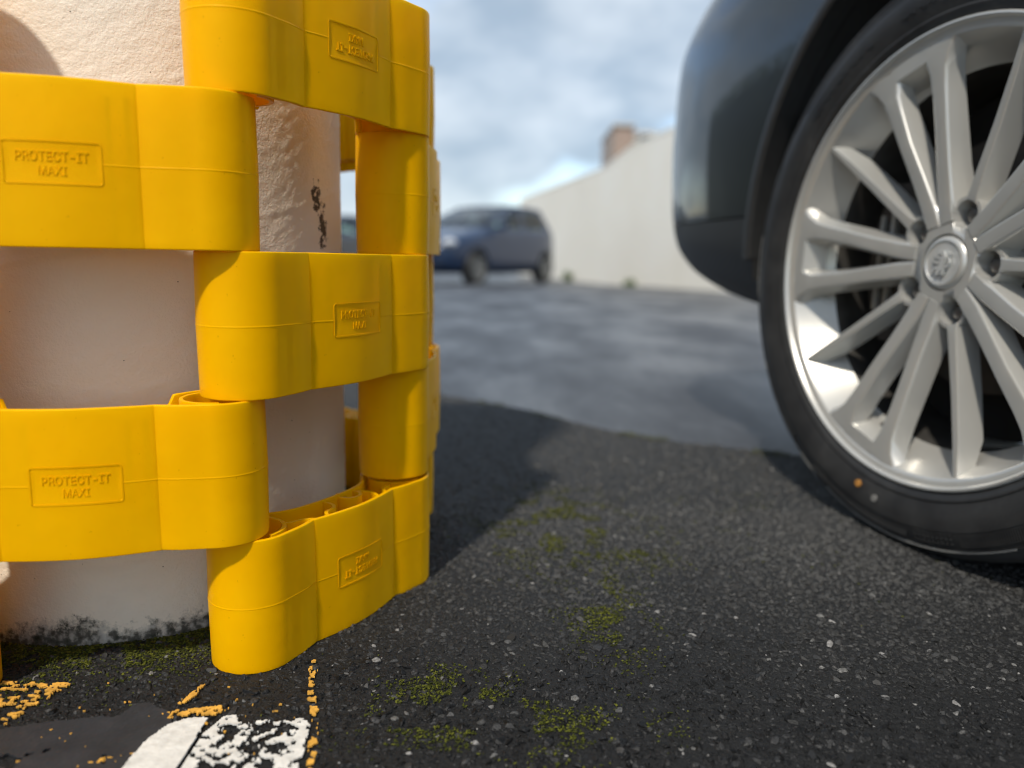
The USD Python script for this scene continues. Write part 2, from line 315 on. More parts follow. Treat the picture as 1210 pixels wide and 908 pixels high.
def paint_sheet(name, mask, bounds, step, z, look_, label, cat_, amp=0.0009):
    x = np.arange(bounds[0], bounds[2], step); y = np.arange(bounds[1], bounds[3], step)
    gx, gy = np.meshgrid(x, y, indexing='ij')
    on = mask(gx, gy)
    cell = on[:-1, :-1] & on[1:, :-1] & on[:-1, 1:] & on[1:, 1:]
    zz = z + amp * (fb(gx, gy, 120, 3, 9) - 0.5) * 2
    i, j = np.nonzero(cell); ny = len(y)
    a, b, c, d = i * ny + j, (i + 1) * ny + j, (i + 1) * ny + j + 1, i * ny + j + 1
    f = np.vstack([np.stack([a, b, c], 1), np.stack([a, c, d], 1)])
    jit = rng.uniform(-0.3, 0.3, gx.shape + (2,)) * step
    V = np.stack([gx + jit[..., 0], gy + jit[..., 1], zz], -1).reshape(-1, 3)
    # skirts so that the paint has an edge
    edges = np.sort(np.vstack([f[:, [0, 1]], f[:, [1, 2]], f[:, [2, 0]]]), 1)
    u, cnt = np.unique(edges, axis=0, return_counts=True)
    be = u[cnt == 1]
    n0 = len(V); low = V.copy(); low[:, 2] -= 0.0012
    sk = np.vstack([np.stack([be[:, 0], be[:, 1], be[:, 1] + n0], 1), np.stack([be[:, 0], be[:, 1] + n0, be[:, 0] + n0], 1)])
    m = trimesh.Trimesh(np.vstack([V, low]), np.vstack([f, sk]), process=False); m.remove_unreferenced_vertices()
    o = usdkit.mesh(stage, path_for(name), m, LOOK[look_], smooth=50)
    return tag(o, label, cat_)

def signed(poly, x, y):
    """rough signed distance: positive inside"""
    from shapely import points, distance, boundary
    p = points(np.stack([x.ravel(), y.ravel()], -1))
    d = distance(poly.boundary, p).reshape(x.shape)
    return np.where(contains_xy(poly, x, y), d, -d)

paint_sheet('grey_road_marking', lambda x, y: (signed(GREY, x, y) + 0.006 * (fb(x, y, 90, 4, 1) - 0.5) > 0.0005) & (fb(x, y, 55, 5, 21) < 0.66),
            (-0.43, 0.40, -0.21, 0.515), 0.0012, 0.0021, 'grey_paint', 'smooth grey paint patch on the asphalt left of the white paint', 'road marking', 0.0006)
paint_sheet('white_road_marking', lambda x, y: (signed(WHITE, x, y) + 0.0035 * (fb(x, y, 160, 4, 2) - 0.5) > 0.0004),
            (-0.245, 0.40, -0.198, 0.495), 0.001, 0.0029, 'white_paint', 'solid white paint patch on the asphalt in front of the column', 'road marking', 0.0005)
CRACK = Polygon([(-0.2025, 0.40), (-0.2025, 0.470), (-0.196, 0.490), (-0.186, 0.4925), (-0.178, 0.482), (-0.166, 0.487), (-0.158, 0.484), (-0.147, 0.489), (-0.139, 0.4885), (-0.1335, 0.482), (-0.130, 0.455), (-0.128, 0.40)])
def crack_mask(x, y):
    dense = np.exp(-((x + 0.197) / 0.009) ** 2) + np.exp(-((x + 0.1385 + (y - 0.48) * 0.12) / 0.008) ** 2)
    return (signed(CRACK, x, y) > 0) & (fb(x, y, 230, 5, 4) + 0.10 * (fb(x, y, 60, 3, 78) - 0.5) + 0.15 * dense > 0.53)
paint_sheet('white_road_marking', crack_mask, (-0.205, 0.40, -0.122, 0.495), 0.0007, 0.0028, 'white_paint', 'broken white paint flakes beside the solid white patch', 'road marking', 0.0008)
YL = LineString([(-0.1515, 0.565), (-0.1465, 0.535), (-0.139, 0.51), (-0.128, 0.47), (-0.119, 0.42)])
def yline(x, y):
    from shapely import points, distance
    d = distance(YL, points(np.stack([x.ravel(), y.ravel()], -1))).reshape(x.shape)
    return (d + 0.009 * (fb(x, y, 150, 4, 6) - 0.55) < 0.0024) & (fb(x, y, 230, 4, 31) > 0.47)
paint_sheet('yellow_road_marking', yline, (-0.17, 0.40, -0.10, 0.57), 0.0007, 0.0026, 'yellow_paint', 'thin broken yellow paint line running under the right hand guard link', 'road marking', 0.0006)
def yedge(x, y):
    c = 0.4885 + 0.25 * (x + 0.222) + 0.010 * (fb(x, 0 * y, 40, 3, 8) - 0.5)
    band = (np.abs(y - c - 0.003) + 0.010 * (fb(x, y, 120, 4, 12) - 0.5) < 0.0050) & (x > -0.234) & (x < -0.199)
    stem = (np.abs(x + 0.2295 - 0.2 * (y - 0.51)) + 0.006 * (fb(x, y, 120, 4, 13) - 0.5) < 0.0025) & (y > 0.505) & (y < 0.530)
    spot = (np.hypot(x + 0.196, y - 0.497) + 0.012 * (fb(x, y, 130, 4, 14) - 0.5) < 0.0045)
    return (band | stem | spot) & (fb(x, y, 260, 4, 15) > 0.44)
paint_sheet('yellow_road_marking', yedge, (-0.245, 0.47, -0.185, 0.54), 0.0007, 0.0026, 'yellow_paint', 'yellow paint remnant along the top edge of the white patch', 'road marking', 0.0006)
def yleft(x, y):
    rg = (x < -0.325 + 0.3 * (y - 0.52)) & (y < 0.528) & (y > 0.452 + 0.5 * (x + 0.36))
    return rg & ((meshkit.fbm(np.stack([x * 210, y * 380, 0 * x], -1), 4, 17) + 0.10 * (fb(x, y, 45, 3, 77) - 0.5) > 0.545))
paint_sheet('yellow_road_marking', yleft, (-0.43, 0.43, -0.315, 0.53), 0.0007, 0.0026, 'yellow_paint', 'worn yellow paint specks at the foot of the column on the left', 'road marking', 0.0006)
def ymisc(x, y):
    rg = (x > -0.31) & (x < -0.14) & (y > 0.43) & (y < 0.53)
    return rg & (meshkit.fbm(np.stack([x * 180, y * 420, 0 * x + 9], -1), 4, 18) > 0.765)
paint_sheet('yellow_road_marking', ymisc, (-0.31, 0.43, -0.14, 0.53), 0.0006, 0.0026, 'yellow_paint', 'few scattered yellow paint flecks across the grey paint', 'road marking', 0.0006)

# loose and bedded chippings of the asphalt surface
def stone(seed, sub):
    r = np.random.default_rng(seed)
    s = trimesh.creation.icosphere(subdivisions=sub, radius=1.0)
    v = s.vertices * (1 + 0.28 * (meshkit.noise(s.vertices * 1.6 + seed * 7.7, seed)[:, None] - 0.5) * 2)
    for _ in range(5):                                   # facets, as of crushed rock
        d = r.normal(size=3); d /= np.linalg.norm(d); c = r.uniform(0.45, 0.8)
        k = v @ d; v = v - np.maximum(k - c, 0)[:, None] * d
    v *= [1.0, r.uniform(0.6, 0.9), r.uniform(0.5, 0.75)]
    return trimesh.Trimesh(v, s.faces, process=False)

def instancer(name, protos, look_, pos, scale, rot, idx, label, cat_):
    p = path_for(name)
    pi = UsdGeom.PointInstancer.Define(stage, p)
    rel = pi.CreatePrototypesRel()
    for k, (nm, m) in enumerate(protos):
        q = f'{p}/{nm}' + (f'_{k:03d}' if k else '')
        usdkit.mesh(stage, q, m, LOOK[look_], smooth=False if nm == 'stone' else True); rel.AddTarget(q)
    pi.CreateProtoIndicesAttr(Vt.IntArray.FromNumpy(idx.astype(np.int32)))
    pi.CreatePositionsAttr(Vt.Vec3fArray.FromNumpy(pos.astype(np.float32)))
    pi.CreateScalesAttr(Vt.Vec3fArray.FromNumpy(scale.astype(np.float32)))
    pi.CreateOrientationsAttr(Vt.QuathArray([Gf.Quath(float(a), float(b), float(c), float(d)) for a, b, c, d in rot]))
    tag(pi, label, cat_, kind='stuff')

def yaw_tilt(n, tilt):
    a = rng.uniform(0, 2 * np.pi, n); t = rng.normal(0, tilt, (n, 2))
    q = np.stack([np.cos(a / 2), t[:, 0] / 2, t[:, 1] / 2, np.sin(a / 2)], 1)
    return q / np.linalg.norm(q, axis=1, keepdims=True)

def in_view(x, y, pad=0.10):
    return np.abs(x) < y * 0.70 + pad

P, S = [], []
def scatter(x0, x1, y0, y1, step, rlo, rhi, keep=1.0):
    nx, ny = int((x1 - x0) / step), int((y1 - y0) / step)
    gx, gy = np.meshgrid(x0 + (np.arange(nx) + 0.5) * step, y0 + (np.arange(ny) + 0.5) * step, indexing='ij')
    x = gx.ravel() + rng.uniform(-0.5, 0.5, gx.size) * step; y = gy.ravel() + rng.uniform(-0.5, 0.5, gx.size) * step
    r = rlo + (rhi - rlo) * rng.beta(1.3, 3.0, x.size)
    ok = in_view(x, y) & (y < seam_y(x) + 0.01) & (np.hypot(x - CX, y - CY) > CR - 0.003) & (rng.uniform(size=x.size) < keep)
    x, y, r = x[ok], y[ok], r[ok]
    pn = under_paint(x, y)
    z = -0.30 * r + rng.uniform(-0.25, 0.22, x.size) * r
    z = np.where(pn, -0.75 * r, z)
    P.append(np.stack([x, y, z], -1)); S.append(r)
scatter(-0.6, 0.8, 0.36, 0.98, 0.0052, 0.0020, 0.0062)
scatter(-0.6, 0.8, 0.36, 0.98, 0.0034, 0.0010, 0.0019)
scatter(-0.8, 1.3, 0.98, 2.1, 0.0066, 0.0020, 0.0062)
scatter(-0.8, 1.3, 0.98, 1.6, 0.0050, 0.0012, 0.0022)
P, S = np.vstack(P), np.concatenate(S)
near = (P[:, 1] < 0.62)
idx = np.where(near & (S > 0.0025), rng.integers(0, 6, len(S)), rng.integers(6, 12, len(S)))
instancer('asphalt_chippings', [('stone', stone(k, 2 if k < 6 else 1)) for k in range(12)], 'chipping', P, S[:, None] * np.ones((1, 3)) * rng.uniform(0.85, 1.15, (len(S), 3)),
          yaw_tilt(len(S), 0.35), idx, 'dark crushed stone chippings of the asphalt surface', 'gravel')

# moss
def tuft(seed):
    r = np.random.default_rng(seed); ms = []
    for k in range(9):
        c = trimesh.creation.icosphere(subdivisions=0, radius=0.42)
        c.vertices *= [1, 1, r.uniform(0.8, 1.5)]
        c.apply_transform(trimesh.transformations.random_rotation_matrix(r.uniform(size=3)))
        c.apply_translation([*r.normal(0, 0.55, 2), r.uniform(0, 0.4)]); ms.append(c)
    return cat(ms)
MP = []
def moss_patch(cx, cy, rx, ry, n, thr=0.52, sc=26, seed=40, rot=0.0):
    a = rng.normal(0, 0.5, (n, 2))
    x = cx + a[:, 0] * rx * math.cos(rot) - a[:, 1] * ry * math.sin(rot); y = cy + a[:, 0] * rx * math.sin(rot) + a[:, 1] * ry * math.cos(rot)
    ok = (fb(x, y, sc, 4, seed) > thr) & (np.hypot(x - CX, y - CY) > CR + 0.001) & ~under_paint(x, y)
    MP.append(np.stack([x[ok], y[ok], 0 * x[ok]], -1))
moss_patch(-0.045, 0.525, 0.05, 0.05, 1800, 0.53, 34)
moss_patch(0.00, 0.49, 0.10, 0.04, 2600, 0.55, 34)
moss_patch(0.085, 0.69, 0.035, 0.10, 1500, 0.52)
moss_patch(0.10, 0.635, 0.035, 0.06, 900, 0.53)
moss_patch(0.055, 0.90, 0.10, 0.15, 9000, 0.525, 40)
moss_patch(0.135, 0.81, 0.05, 0.05, 900, 0.53, 40)
moss_patch(0.13, 0.83, 0.05, 0.06, 700, 0.55)
moss_patch(0.30, 0.95, 0.20, 0.2, 900, 0.58)
th = rng.uniform(math.radians(-125), math.radians(-40), 9000); rr = CR + np.abs(rng.normal(0, 0.030, 9000))
x, y = CX + rr * np.cos(th), CY + rr * np.sin(th)
ok = fb(x, y, 22, 4, 44) > 0.45
MP.append(np.stack([x[ok], y[ok], 0 * x[ok]], -1))
moss_patch(-0.42, 0.545, 0.10, 0.03, 2200, 0.47)
x = rng.uniform(-0.25, 0.7, 5200); y = seam_y(x) + rng.normal(0, 0.014, 5200)
ok = fb(x, y, 16, 3, 47) > 0.52
MP.append(np.stack([x[ok], y[ok], 0 * x[ok]], -1))
MP = np.vstack(MP); n = len(MP)
MP[:, 2] = rng.uniform(0.0002, 0.0014, n)
instancer('moss', [('tuft', tuft(k)) for k in range(5)], 'moss', MP, (0.0005 + 0.0006 * rng.uniform(size=n) ** 2)[:, None] * np.ones((1, 3)), yaw_tilt(n, 0.3), rng.integers(0, 5, n),
          'small green moss growing in the asphalt', 'moss')

# ------------------------------------------------------------------ column
na = 500
zs = np.concatenate([np.arange(-0.02, 0.66, 0.0026), np.linspace(0.68, 1.00, 36)])
ang = np.linspace(0, 2 * np.pi, na, endpoint=False)
A, ZZ = np.meshgrid(ang, zs, indexing='ij')
q = np.stack([np.cos(A) * CR, np.sin(A) * CR, ZZ], -1)
d = 0.0009 * (meshkit.fbm(q * [210, 210, 180], 2, 3) - 0.5) + 0.0003 * (meshkit.fbm(q * 16, 2, 4) - 0.5)
hx = np.mod((ZZ - 0.235 * CR * (A - np.pi)) / 0.1157 + 0.45 + 0.05 * (meshkit.fbm(q * 7, 2, 6) - 0.5), 1.0)
d += 0.0004 * np.exp(-((hx - 0.5) / 0.018) ** 2)              # spiral seams left by the tube the column was cast in
v = np.stack([(CR + d) * np.cos(A), (CR + d) * np.sin(A), ZZ], -1).reshape(-1, 3)
f = grid_faces(na, len(zs), closed_u=True)
top = len(v); v = np.vstack([v, [0, 0, zs[-1]]])
f = np.vstack([f, [[i * len(zs) + len(zs) - 1, ((i + 1) % na) * len(zs) + len(zs) - 1, top] for i in range(na)]])
col = thing('concrete_column', 'round white painted concrete column inside the yellow guard', 'column', (CX, CY, 0))
obj('shaft', trimesh.Trimesh(v, f, process=False), 'white_column_paint', col, smooth=True)

# ------------------------------------------------------------------ guard links
H = 0.1072                      # height of one link
LX, LY, LR = 0.0900, 0.0085, 0.0335
def centre_face(x): return 0.0440 - 0.0066 * (np.abs(x) / 0.0508) ** 1.7

def half_contour():
    """right half of the outline of a link seen from above, from the middle of the outer face round to the middle of the inner face"""
    a = np.concatenate([np.arange(0, 0.034, 0.0012), np.arange(0.0345, 0.0500, 0.0022)])
    pts = [(x, float(centre_face(x))) for x in a]
    k = (0.0508, float(centre_face(0.0508)) - 0.0002)
    pts += [(0.0502, k[1] + 0.0001), k, (0.0515, k[1] + 0.0002)]
    t0 = math.radians(97)
    p3 = np.array([LX + LR * math.cos(t0), LY + LR * math.sin(t0)])
    cs = CubicSpline([0, 0.013, p3[0] - 0.0508], [k[1], k[1] + 0.0028, p3[1]], bc_type=((1, 0.24), (1, 0.10)))
    for u in np.linspace(0.003, p3[0] - 0.0508, 11)[:-1]: pts.append((0.0508 + u, float(cs(u))))
    for t in np.linspace(97, -97, 46): pts.append((LX + LR * math.cos(math.radians(t)), LY + LR * math.sin(math.radians(t))))
    e = pts[-1]
    ctrl = np.array([e, (0.075, -0.0225), (0.063, -0.0125), (0.052, -0.0035), (0.035, 0.0025), (0.015, 0.0045), (0.0, 0.0050)])
    s = np.concatenate([[0], np.cumsum(np.hypot(*np.diff(ctrl, axis=0).T))])
    sp = CubicSpline(s, ctrl, bc_type=((1, (-1, -0.08)), (1, (-1, 0.0))))
    for u in np.linspace(0, s[-1], 40)[1:]: pts.append(tuple(sp(u)))
    return np.array(pts)
hc = half_contour()
lc = hc[1:-1][::-1] * [-1, 1]
CONT = np.vstack([hc, lc])                 # closed, clockwise seen from above
def normals2(c, closed=True):
    t = np.roll(c, -1, 0) - np.roll(c, 1, 0)
    if not closed: t[0], t[-1] = c[1] - c[0], c[-1] - c[-2]
    t /= np.linalg.norm(t, axis=1, keepdims=True)
    return np.stack([-t[:, 1], t[:, 0]], 1)

def draft(z): return 0.0008 * (1 - np.abs(2 * z / H - 1))
PW, PH = 0.0292, 0.0138                   # half size of the label field
def dish(x, zc):
    """depth of the hollow label field at x, zc (from the middle)"""
    u = np.clip(1 - (np.abs(zc) / PH) ** 1.6, 0, 1) * smoothstep(PW, PW - 0.004, np.abs(x))
    return 0.0006 * u

def link_shell():
    t, r = 0.0036, 0.0010
    mid = H / 2
    zf = np.concatenate([np.linspace(mid - PH - 0.001, mid + PH + 0.001, 27), [mid - 0.0007, mid - 0.0003, mid, mid + 0.0003, mid + 0.0007]])
    zo = np.unique(np.concatenate([[r, 0.006, 0.016, 0.028, H - 0.028, H - 0.016, H - 0.006, H - r], zf]))
    sec = [(-r, 0.0), (-0.3 * r, 0.3 * r)] + [(0.0, z) for z in zo] + [(-0.3 * r, H - 0.3 * r), (-r, H), (-t + r, H), (-t + 0.3 * r, H - 0.3 * r), (-t, H - r), (-t, r), (-t + 0.3 * r, 0.3 * r), (-t + r, 0.0)]
    sec = np.array(sec)
    nn = normals2(CONT)
    outer = np.array([abs(o) < 1e-9 for o, _ in sec])
    n, m = len(CONT), len(sec)
    off = np.repeat(sec[None, :, 0], n, 0); z = np.repeat(sec[None, :, 1], n, 0)
    x = np.repeat(CONT[:, :1], m, 1); yv = np.repeat(CONT[:, 1:], m, 1)
    front = (yv > 0.03) & (np.abs(x) < 0.045)
    ds = np.where(front, dish(x, z - mid), 0)
    infield = front & (np.abs(x) < PW)
    ridge = 0.00026 * np.exp(-((z - mid) / 0.00035) ** 2) * (~infield)
    off = off + np.where(outer[None, :], draft(z) + ridge - ds, 0)
    inner = (np.abs(CONT[:, 0]) < 0.0565) & (CONT[:, 1] < 0.012)
    k = np.where(inner, smoothstep(0.0565, 0.0520, np.abs(CONT[:, 0])), 0)[:, None]
    z = z * (1 - 0.0090 / H * k)
    px = CONT[:, 0:1] + nn[:, 0:1] * off; py = CONT[:, 1:2] + nn[:, 1:2] * off
    # uneven edge, as pulled from the mould
    z = z + 0.0006 * (meshkit.fbm(np.stack([px * 22, py * 22, 0 * px], -1), 2, 3) - 0.5) * np.where(sec[None, :, 1] > mid, 1, 0)
    v = np.stack([px, py, z], -1).reshape(-1, 3)
    mesh = trimesh.Trimesh(v, grid_faces(n, m, True, True), process=False)
    if mesh.volume < 0: mesh.invert()
    return mesh

def strip(line, z0, z1, t=0.0030, r=0.0008):
    """a thin upright wall along an open line"""
    line = np.asarray(line, float)
    s = np.concatenate([[0], np.cumsum(np.hypot(*np.diff(line, axis=0).T))])
    sp = CubicSpline(s, line); c = sp(np.linspace(0, s[-1], max(12, int(s[-1] / 0.0018))))
    nn = normals2(c, False)
    sec = np.array([(-t / 2, z0), (-t / 2, z1 - r), (-t / 2 + 0.3 * r, z1 - 0.3 * r), (-t / 2 + r, z1), (t / 2 - r, z1), (t / 2 - 0.3 * r, z1 - 0.3 * r), (t / 2, z1 - r), (t / 2, z0)])
    n, m = len(c), len(sec)
    v = np.stack([c[:, :1] + nn[:, :1] * sec[None, :, 0], c[:, 1:] + nn[:, 1:] * sec[None, :, 0], np.repeat(sec[None, :, 1], n, 0)], -1).reshape(-1, 3)
    f = grid_faces(n, m, False, True)
    caps = [[0, i, i + 1] for i in range(1, m - 1)] + [[(n - 1) * m, (n - 1) * m + i + 1, (n - 1) * m + i] for i in range(1, m - 1)]
    mesh = trimesh.Trimesh(v, np.vstack([f, caps]), process=False)
    if mesh.volume < 0: mesh.invert()
    return mesh

def arc(cx, cy, r, a0, a1, n=16): return [(cx + r * math.cos(math.radians(a)), cy + r * math.sin(math.radians(a))) for a in np.linspace(a0, a1, n)]

def on_face(mesh_xy, flip, lift):
    """wraps flat lettering (x right, y up, z out) on to the outer face"""
    v = np.array(mesh_xy.vertices)
    s = -1.0 if flip else 1.0
    x, zc = -s * v[:, 0], s * v[:, 1]
    zz = H / 2 + zc
    y = centre_face(x) + draft(zz) - dish(x, zc) + v[:, 2] + lift
    m = trimesh.Trimesh(np.stack([x, y, zz], -1), mesh_xy.faces, process=False)
    if m.volume < 0: m.invert()
    return m

def refine(t, l):
    v, f = trimesh.remesh.subdivide_to_size(t.vertices, t.faces, l, max_iter=12)
    return trimesh.Trimesh(v, f, process=False)

def lettering():
    a = meshkit.text_mesh('PROTECT-IT', 0.0060, 0.0012, bold=True); b = meshkit.text_mesh('MAXI', 0.0058, 0.0012, bold=False)
    w = a.bounds[1][0] - a.bounds[0][0]; a.apply_scale([0.0425 / w, 1, 1]); a.apply_translation([-a.bounds[:, 0].mean(), 0.0012, -0.0004])
    w = b.bounds[1][0] - b.bounds[0][0]; b.apply_scale([0.0165 / w, 1, 1]); b.apply_translation([-b.bounds[:, 0].mean(), -0.0078, -0.0004])
    return refine(cat([a, b]), 0.003)

def frame_line(hw, hh, rad, w=0.0013, h=0.00028):
    from shapely.geometry import box as sbox
    o = sbox(-hw + rad, -hh + rad, hw - rad, hh - rad).buffer(rad, quad_segs=8); i = o.buffer(-w)
    m = trimesh.creation.extrude_polygon(o.difference(i), h + 0.0006, engine='earcut'); m.apply_translation([0, 0, -0.0006])
    return refine(m, 0.003)

UsdGeom.Scope.Define(stage, '/World/Looks/link_masters')
shell_mesh = link_shell()
rib_lines = [[(-0.0093, 0.0060), (-0.0088, 0.0150), (-0.0125, 0.0235), (-0.0185, 0.0268), (-0.0250, 0.0274), (-0.0303, 0.0313), (-0.0332, 0.0390)],
             [(-0.0668, 0.0168), (-0.0599, 0.0238), (-0.0518, 0.0255), (-0.0470, 0.0300), (-0.0435, 0.0365)],
             [(0.0668, 0.0168), (0.0599, 0.0238), (0.0518, 0.0255), (0.0470, 0.0300), (0.0435, 0.0365)],
             arc(0.0200, 0.0115, 0.0105, 250, -20, 26) + [(0.0340, 0.0150), (0.0360, 0.0260), (0.0300, 0.0385)]]
def master(name, flip):
    p = stage.CreateClassPrim('/' + name)
    m = UsdGeom.Xform.Define(stage, '/' + name); m.GetPrim().SetSpecifier(Sdf.SpecifierClass)
    pp = '/' + name
    def part(n, mesh, smooth):
        mesh = mesh.copy()
        if flip: mesh.vertices = mesh.vertices * [-1, 1, -1] + [0, 0, H]      # the same link turned upside down
        usdkit.mesh(stage, pp + '/' + n, mesh, LOOK['yellow_plastic'], smooth=smooth)
    part('shell', shell_mesh, True)
    for k, l in enumerate(rib_lines): part('rib' + (f'_{k:03d}' if k else ''), strip(l, 0.0015, H - 0.0095), 40)
    for k, s in enumerate((-1, 1)):
        a = arc(0.0895, 0.0080, 0.0250, 82, 262, 30)
        part('locating_wall' + (f'_{k:03d}' if k else ''), strip([(s * x, y) for x, y in a], 0.0006, H - 0.0004, 0.0032), 40)
    part('label_frame', on_face(frame_line(PW, PH, 0.0028), False, 0.0), True)
    part('lettering', on_face(lettering(), False, -0.0003), 30)
    return pp
UP, DOWN = master('guard_link_upright', False), master('guard_link_inverted', True)

PEG = 0.0981
RC = 0.2370                       # distance of a link's origin from the column's axis
rows = {1: 0.0, 2: H, 3: 2 * H, 4: 3 * H, 5: 4 * H}
where = {-29.4: 'on the right of the column facing the camera', -119.4: 'at the left edge of the picture', 60.6: 'behind on the right side of the column', 150.6: 'at the hidden back of the column',
         -74.4: 'on the left, facing the camera', 15.6: 'on the right, turned towards the car', 105.6: 'behind the column on the car park side', -164.4: 'far round on the left of the column'}
rown = {1: 'bottom row', 2: 'second row', 3: 'middle row', 4: 'fourth row', 5: 'top row'}
GROUP = 'yellow plastic guard links round the column'
r2 = np.random.default_rng(3)
for row, z0 in rows.items():
    for phi in ([-29.4, 60.6, 150.6, -119.4] if row % 2 else [-74.4, 15.6, 105.6, -164.4]):
        inv = row in (1, 5)
        x = UsdGeom.Xform.Define(stage, path_for('guard_link'))
        a = math.radians(phi); ph = phi
        org = np.array([CX + RC * math.cos(a), CY + RC * math.sin(a)])
        if phi in (15.6, 60.6):                       # these two swing outwards a little
            xd = lambda d: np.array([math.cos(math.radians(d - 90)), math.sin(math.radians(d - 90))])
            a1 = math.radians(15.6)
            peg = np.array([CX + RC * math.cos(a1), CY + RC * math.sin(a1)]) + PEG * xd(15.6)
            org = np.array([-0.127, 0.829]); ph = 2.0
            if phi == 60.6: org, ph = org - PEG * xd(2.0) - PEG * xd(50.0), 50.0
        if phi == -119.4:
            ph = -113.6 if row == 5 else -118.3; a2 = math.radians(ph); org = np.array([CX + RC * math.cos(a2), CY + RC * math.sin(a2)])
        lift, zs_ = 0.0, 1.0
        if row == 2 and phi == 15.6: lift, zs_ = 0.0030, 0.97
        x.AddTranslateOp().Set(Gf.Vec3d(org[0], org[1], z0 + lift))
        ph += r2.uniform(-0.4, 0.4)
        x.AddRotateZOp().Set(ph - 90)
        if zs_ != 1: x.AddScaleOp().Set(Gf.Vec3f(1, 1, zs_))
        x.GetPrim().GetReferences().AddInternalReference(DOWN if inv else UP)
        x.GetPrim().SetInstanceable(True)
        tag(x, f'yellow plastic guard link, {rown[row]}, {where[phi]}', 'column guard', GROUP)

# ------------------------------------------------------------------ near car: wheel
YAW, CAMB = 3.4229, 0.0277
WC = np.array([0.4579, 0.8662, 0.325])
wn = np.array([math.cos(YAW) * math.cos(CAMB), math.sin(YAW) * math.cos(CAMB), math.sin(CAMB)])
wu = np.array([-math.sin(YAW), math.cos(YAW), 0]); wv = np.cross(wn, wu)
def wheel_matrix(c, u, v, n):
    M = np.eye(4); M[:3, 0], M[:3, 1], M[:3, 2], M[:3, 3] = u, v, n, c; return M
WM = wheel_matrix(WC, wu, wv, wn)

def placed(t, M):
    t = t.copy(); t.apply_transform(M); return t

def tyre_mesh(n=160):
    pr = [(0.2440, -0.006), (0.2500, -0.004), (0.2570, 0.0005), (0.2610, 0.0035), (0.2640, 0.0040), (0.2660, 0.0030), (0.2700, 0.0042), (0.2800, 0.0075), (0.2900, 0.0085), (0.2960, 0.0080), (0.2968, 0.0070), (0.3000, 0.0066),
          (0.3080, 0.0040), (0.3140, 0.0005), (0.3160, 0.0012), (0.3180, 0.0005), (0.3195, -0.0025), (0.3235, -0.0085), (0.3268, -0.018), (0.3285, -0.030), (0.3290, -0.040), (0.3215, -0.0405), (0.3215, -0.046), (0.3293, -0.0465),
          (0.3300, -0.085), (0.3220, -0.0855), (0.3220, -0.095), (0.3300, -0.0955), (0.3300, -0.130), (0.3220, -0.1305), (0.3220, -0.140), (0.3300, -0.1405), (0.3293, -0.178), (0.3215, -0.1785), (0.3215, -0.184), (0.3290, -0.1845),
          (0.3268, -0.206), (0.3200, -0.218), (0.300, -0.230), (0.270, -0.226), (0.250, -0.218), (0.240, -0.21)]
    return revolve(pr, n)

def rim_face(n=120):
    pr = [(0.2545, -0.0035), (0.2543, 0.0005), (0.2530, 0.0022), (0.2512, 0.0025), (0.2495, 0.0010), (0.2480, -0.0018), (0.2440, -0.0030), (0.2410, -0.0042), (0.2390, -0.0062), (0.2260, -0.0290), (0.2150, -0.0460), (0.2120, -0.0500),
          (0.2150, -0.0520), (0.2450, -0.0200), (0.2460, -0.0080)]
    return revolve(pr, n)
def rim_barrel(n=120):
    pr = [(0.2165, -0.0450), (0.2125, -0.0520), (0.2100, -0.0640), (0.2080, -0.1000), (0.2180, -0.2000), (0.2440, -0.2130), (0.2440, -0.2160), (0.2250, -0.2100), (0.2150, -0.1000), (0.2220, -0.0560)]
    return revolve(pr, n)

def section(r, lat0, lat1, zt, zb, flare, ch=0.0016):
    """one cross-section of a spoke at radius r: lat0..lat1 on the face, wider underneath"""
    w = (lat1 - lat0) * 0.15 if ch > 0.0015 else ch
    return [(r, lat0 + w, zt), (r, lat1 - w, zt), (r, lat0 + 0.3 * w, zt - 0.35 * w), (r, lat1 - 0.3 * w, zt - 0.35 * w), (r, lat1 + 0.1 * w, zt - 1.2 * w), (r, lat0 - 0.1 * w, zt - 1.2 * w), (r, lat0 - flare[0], zb), (r, lat1 + flare[1], zb)]

def chain(secs):
    parts = [hull(np.array(a + b)) for a, b in zip(secs[:-1], secs[1:])]
    m = parts[0]
    for q in parts[1:]: m = m + q
    return m

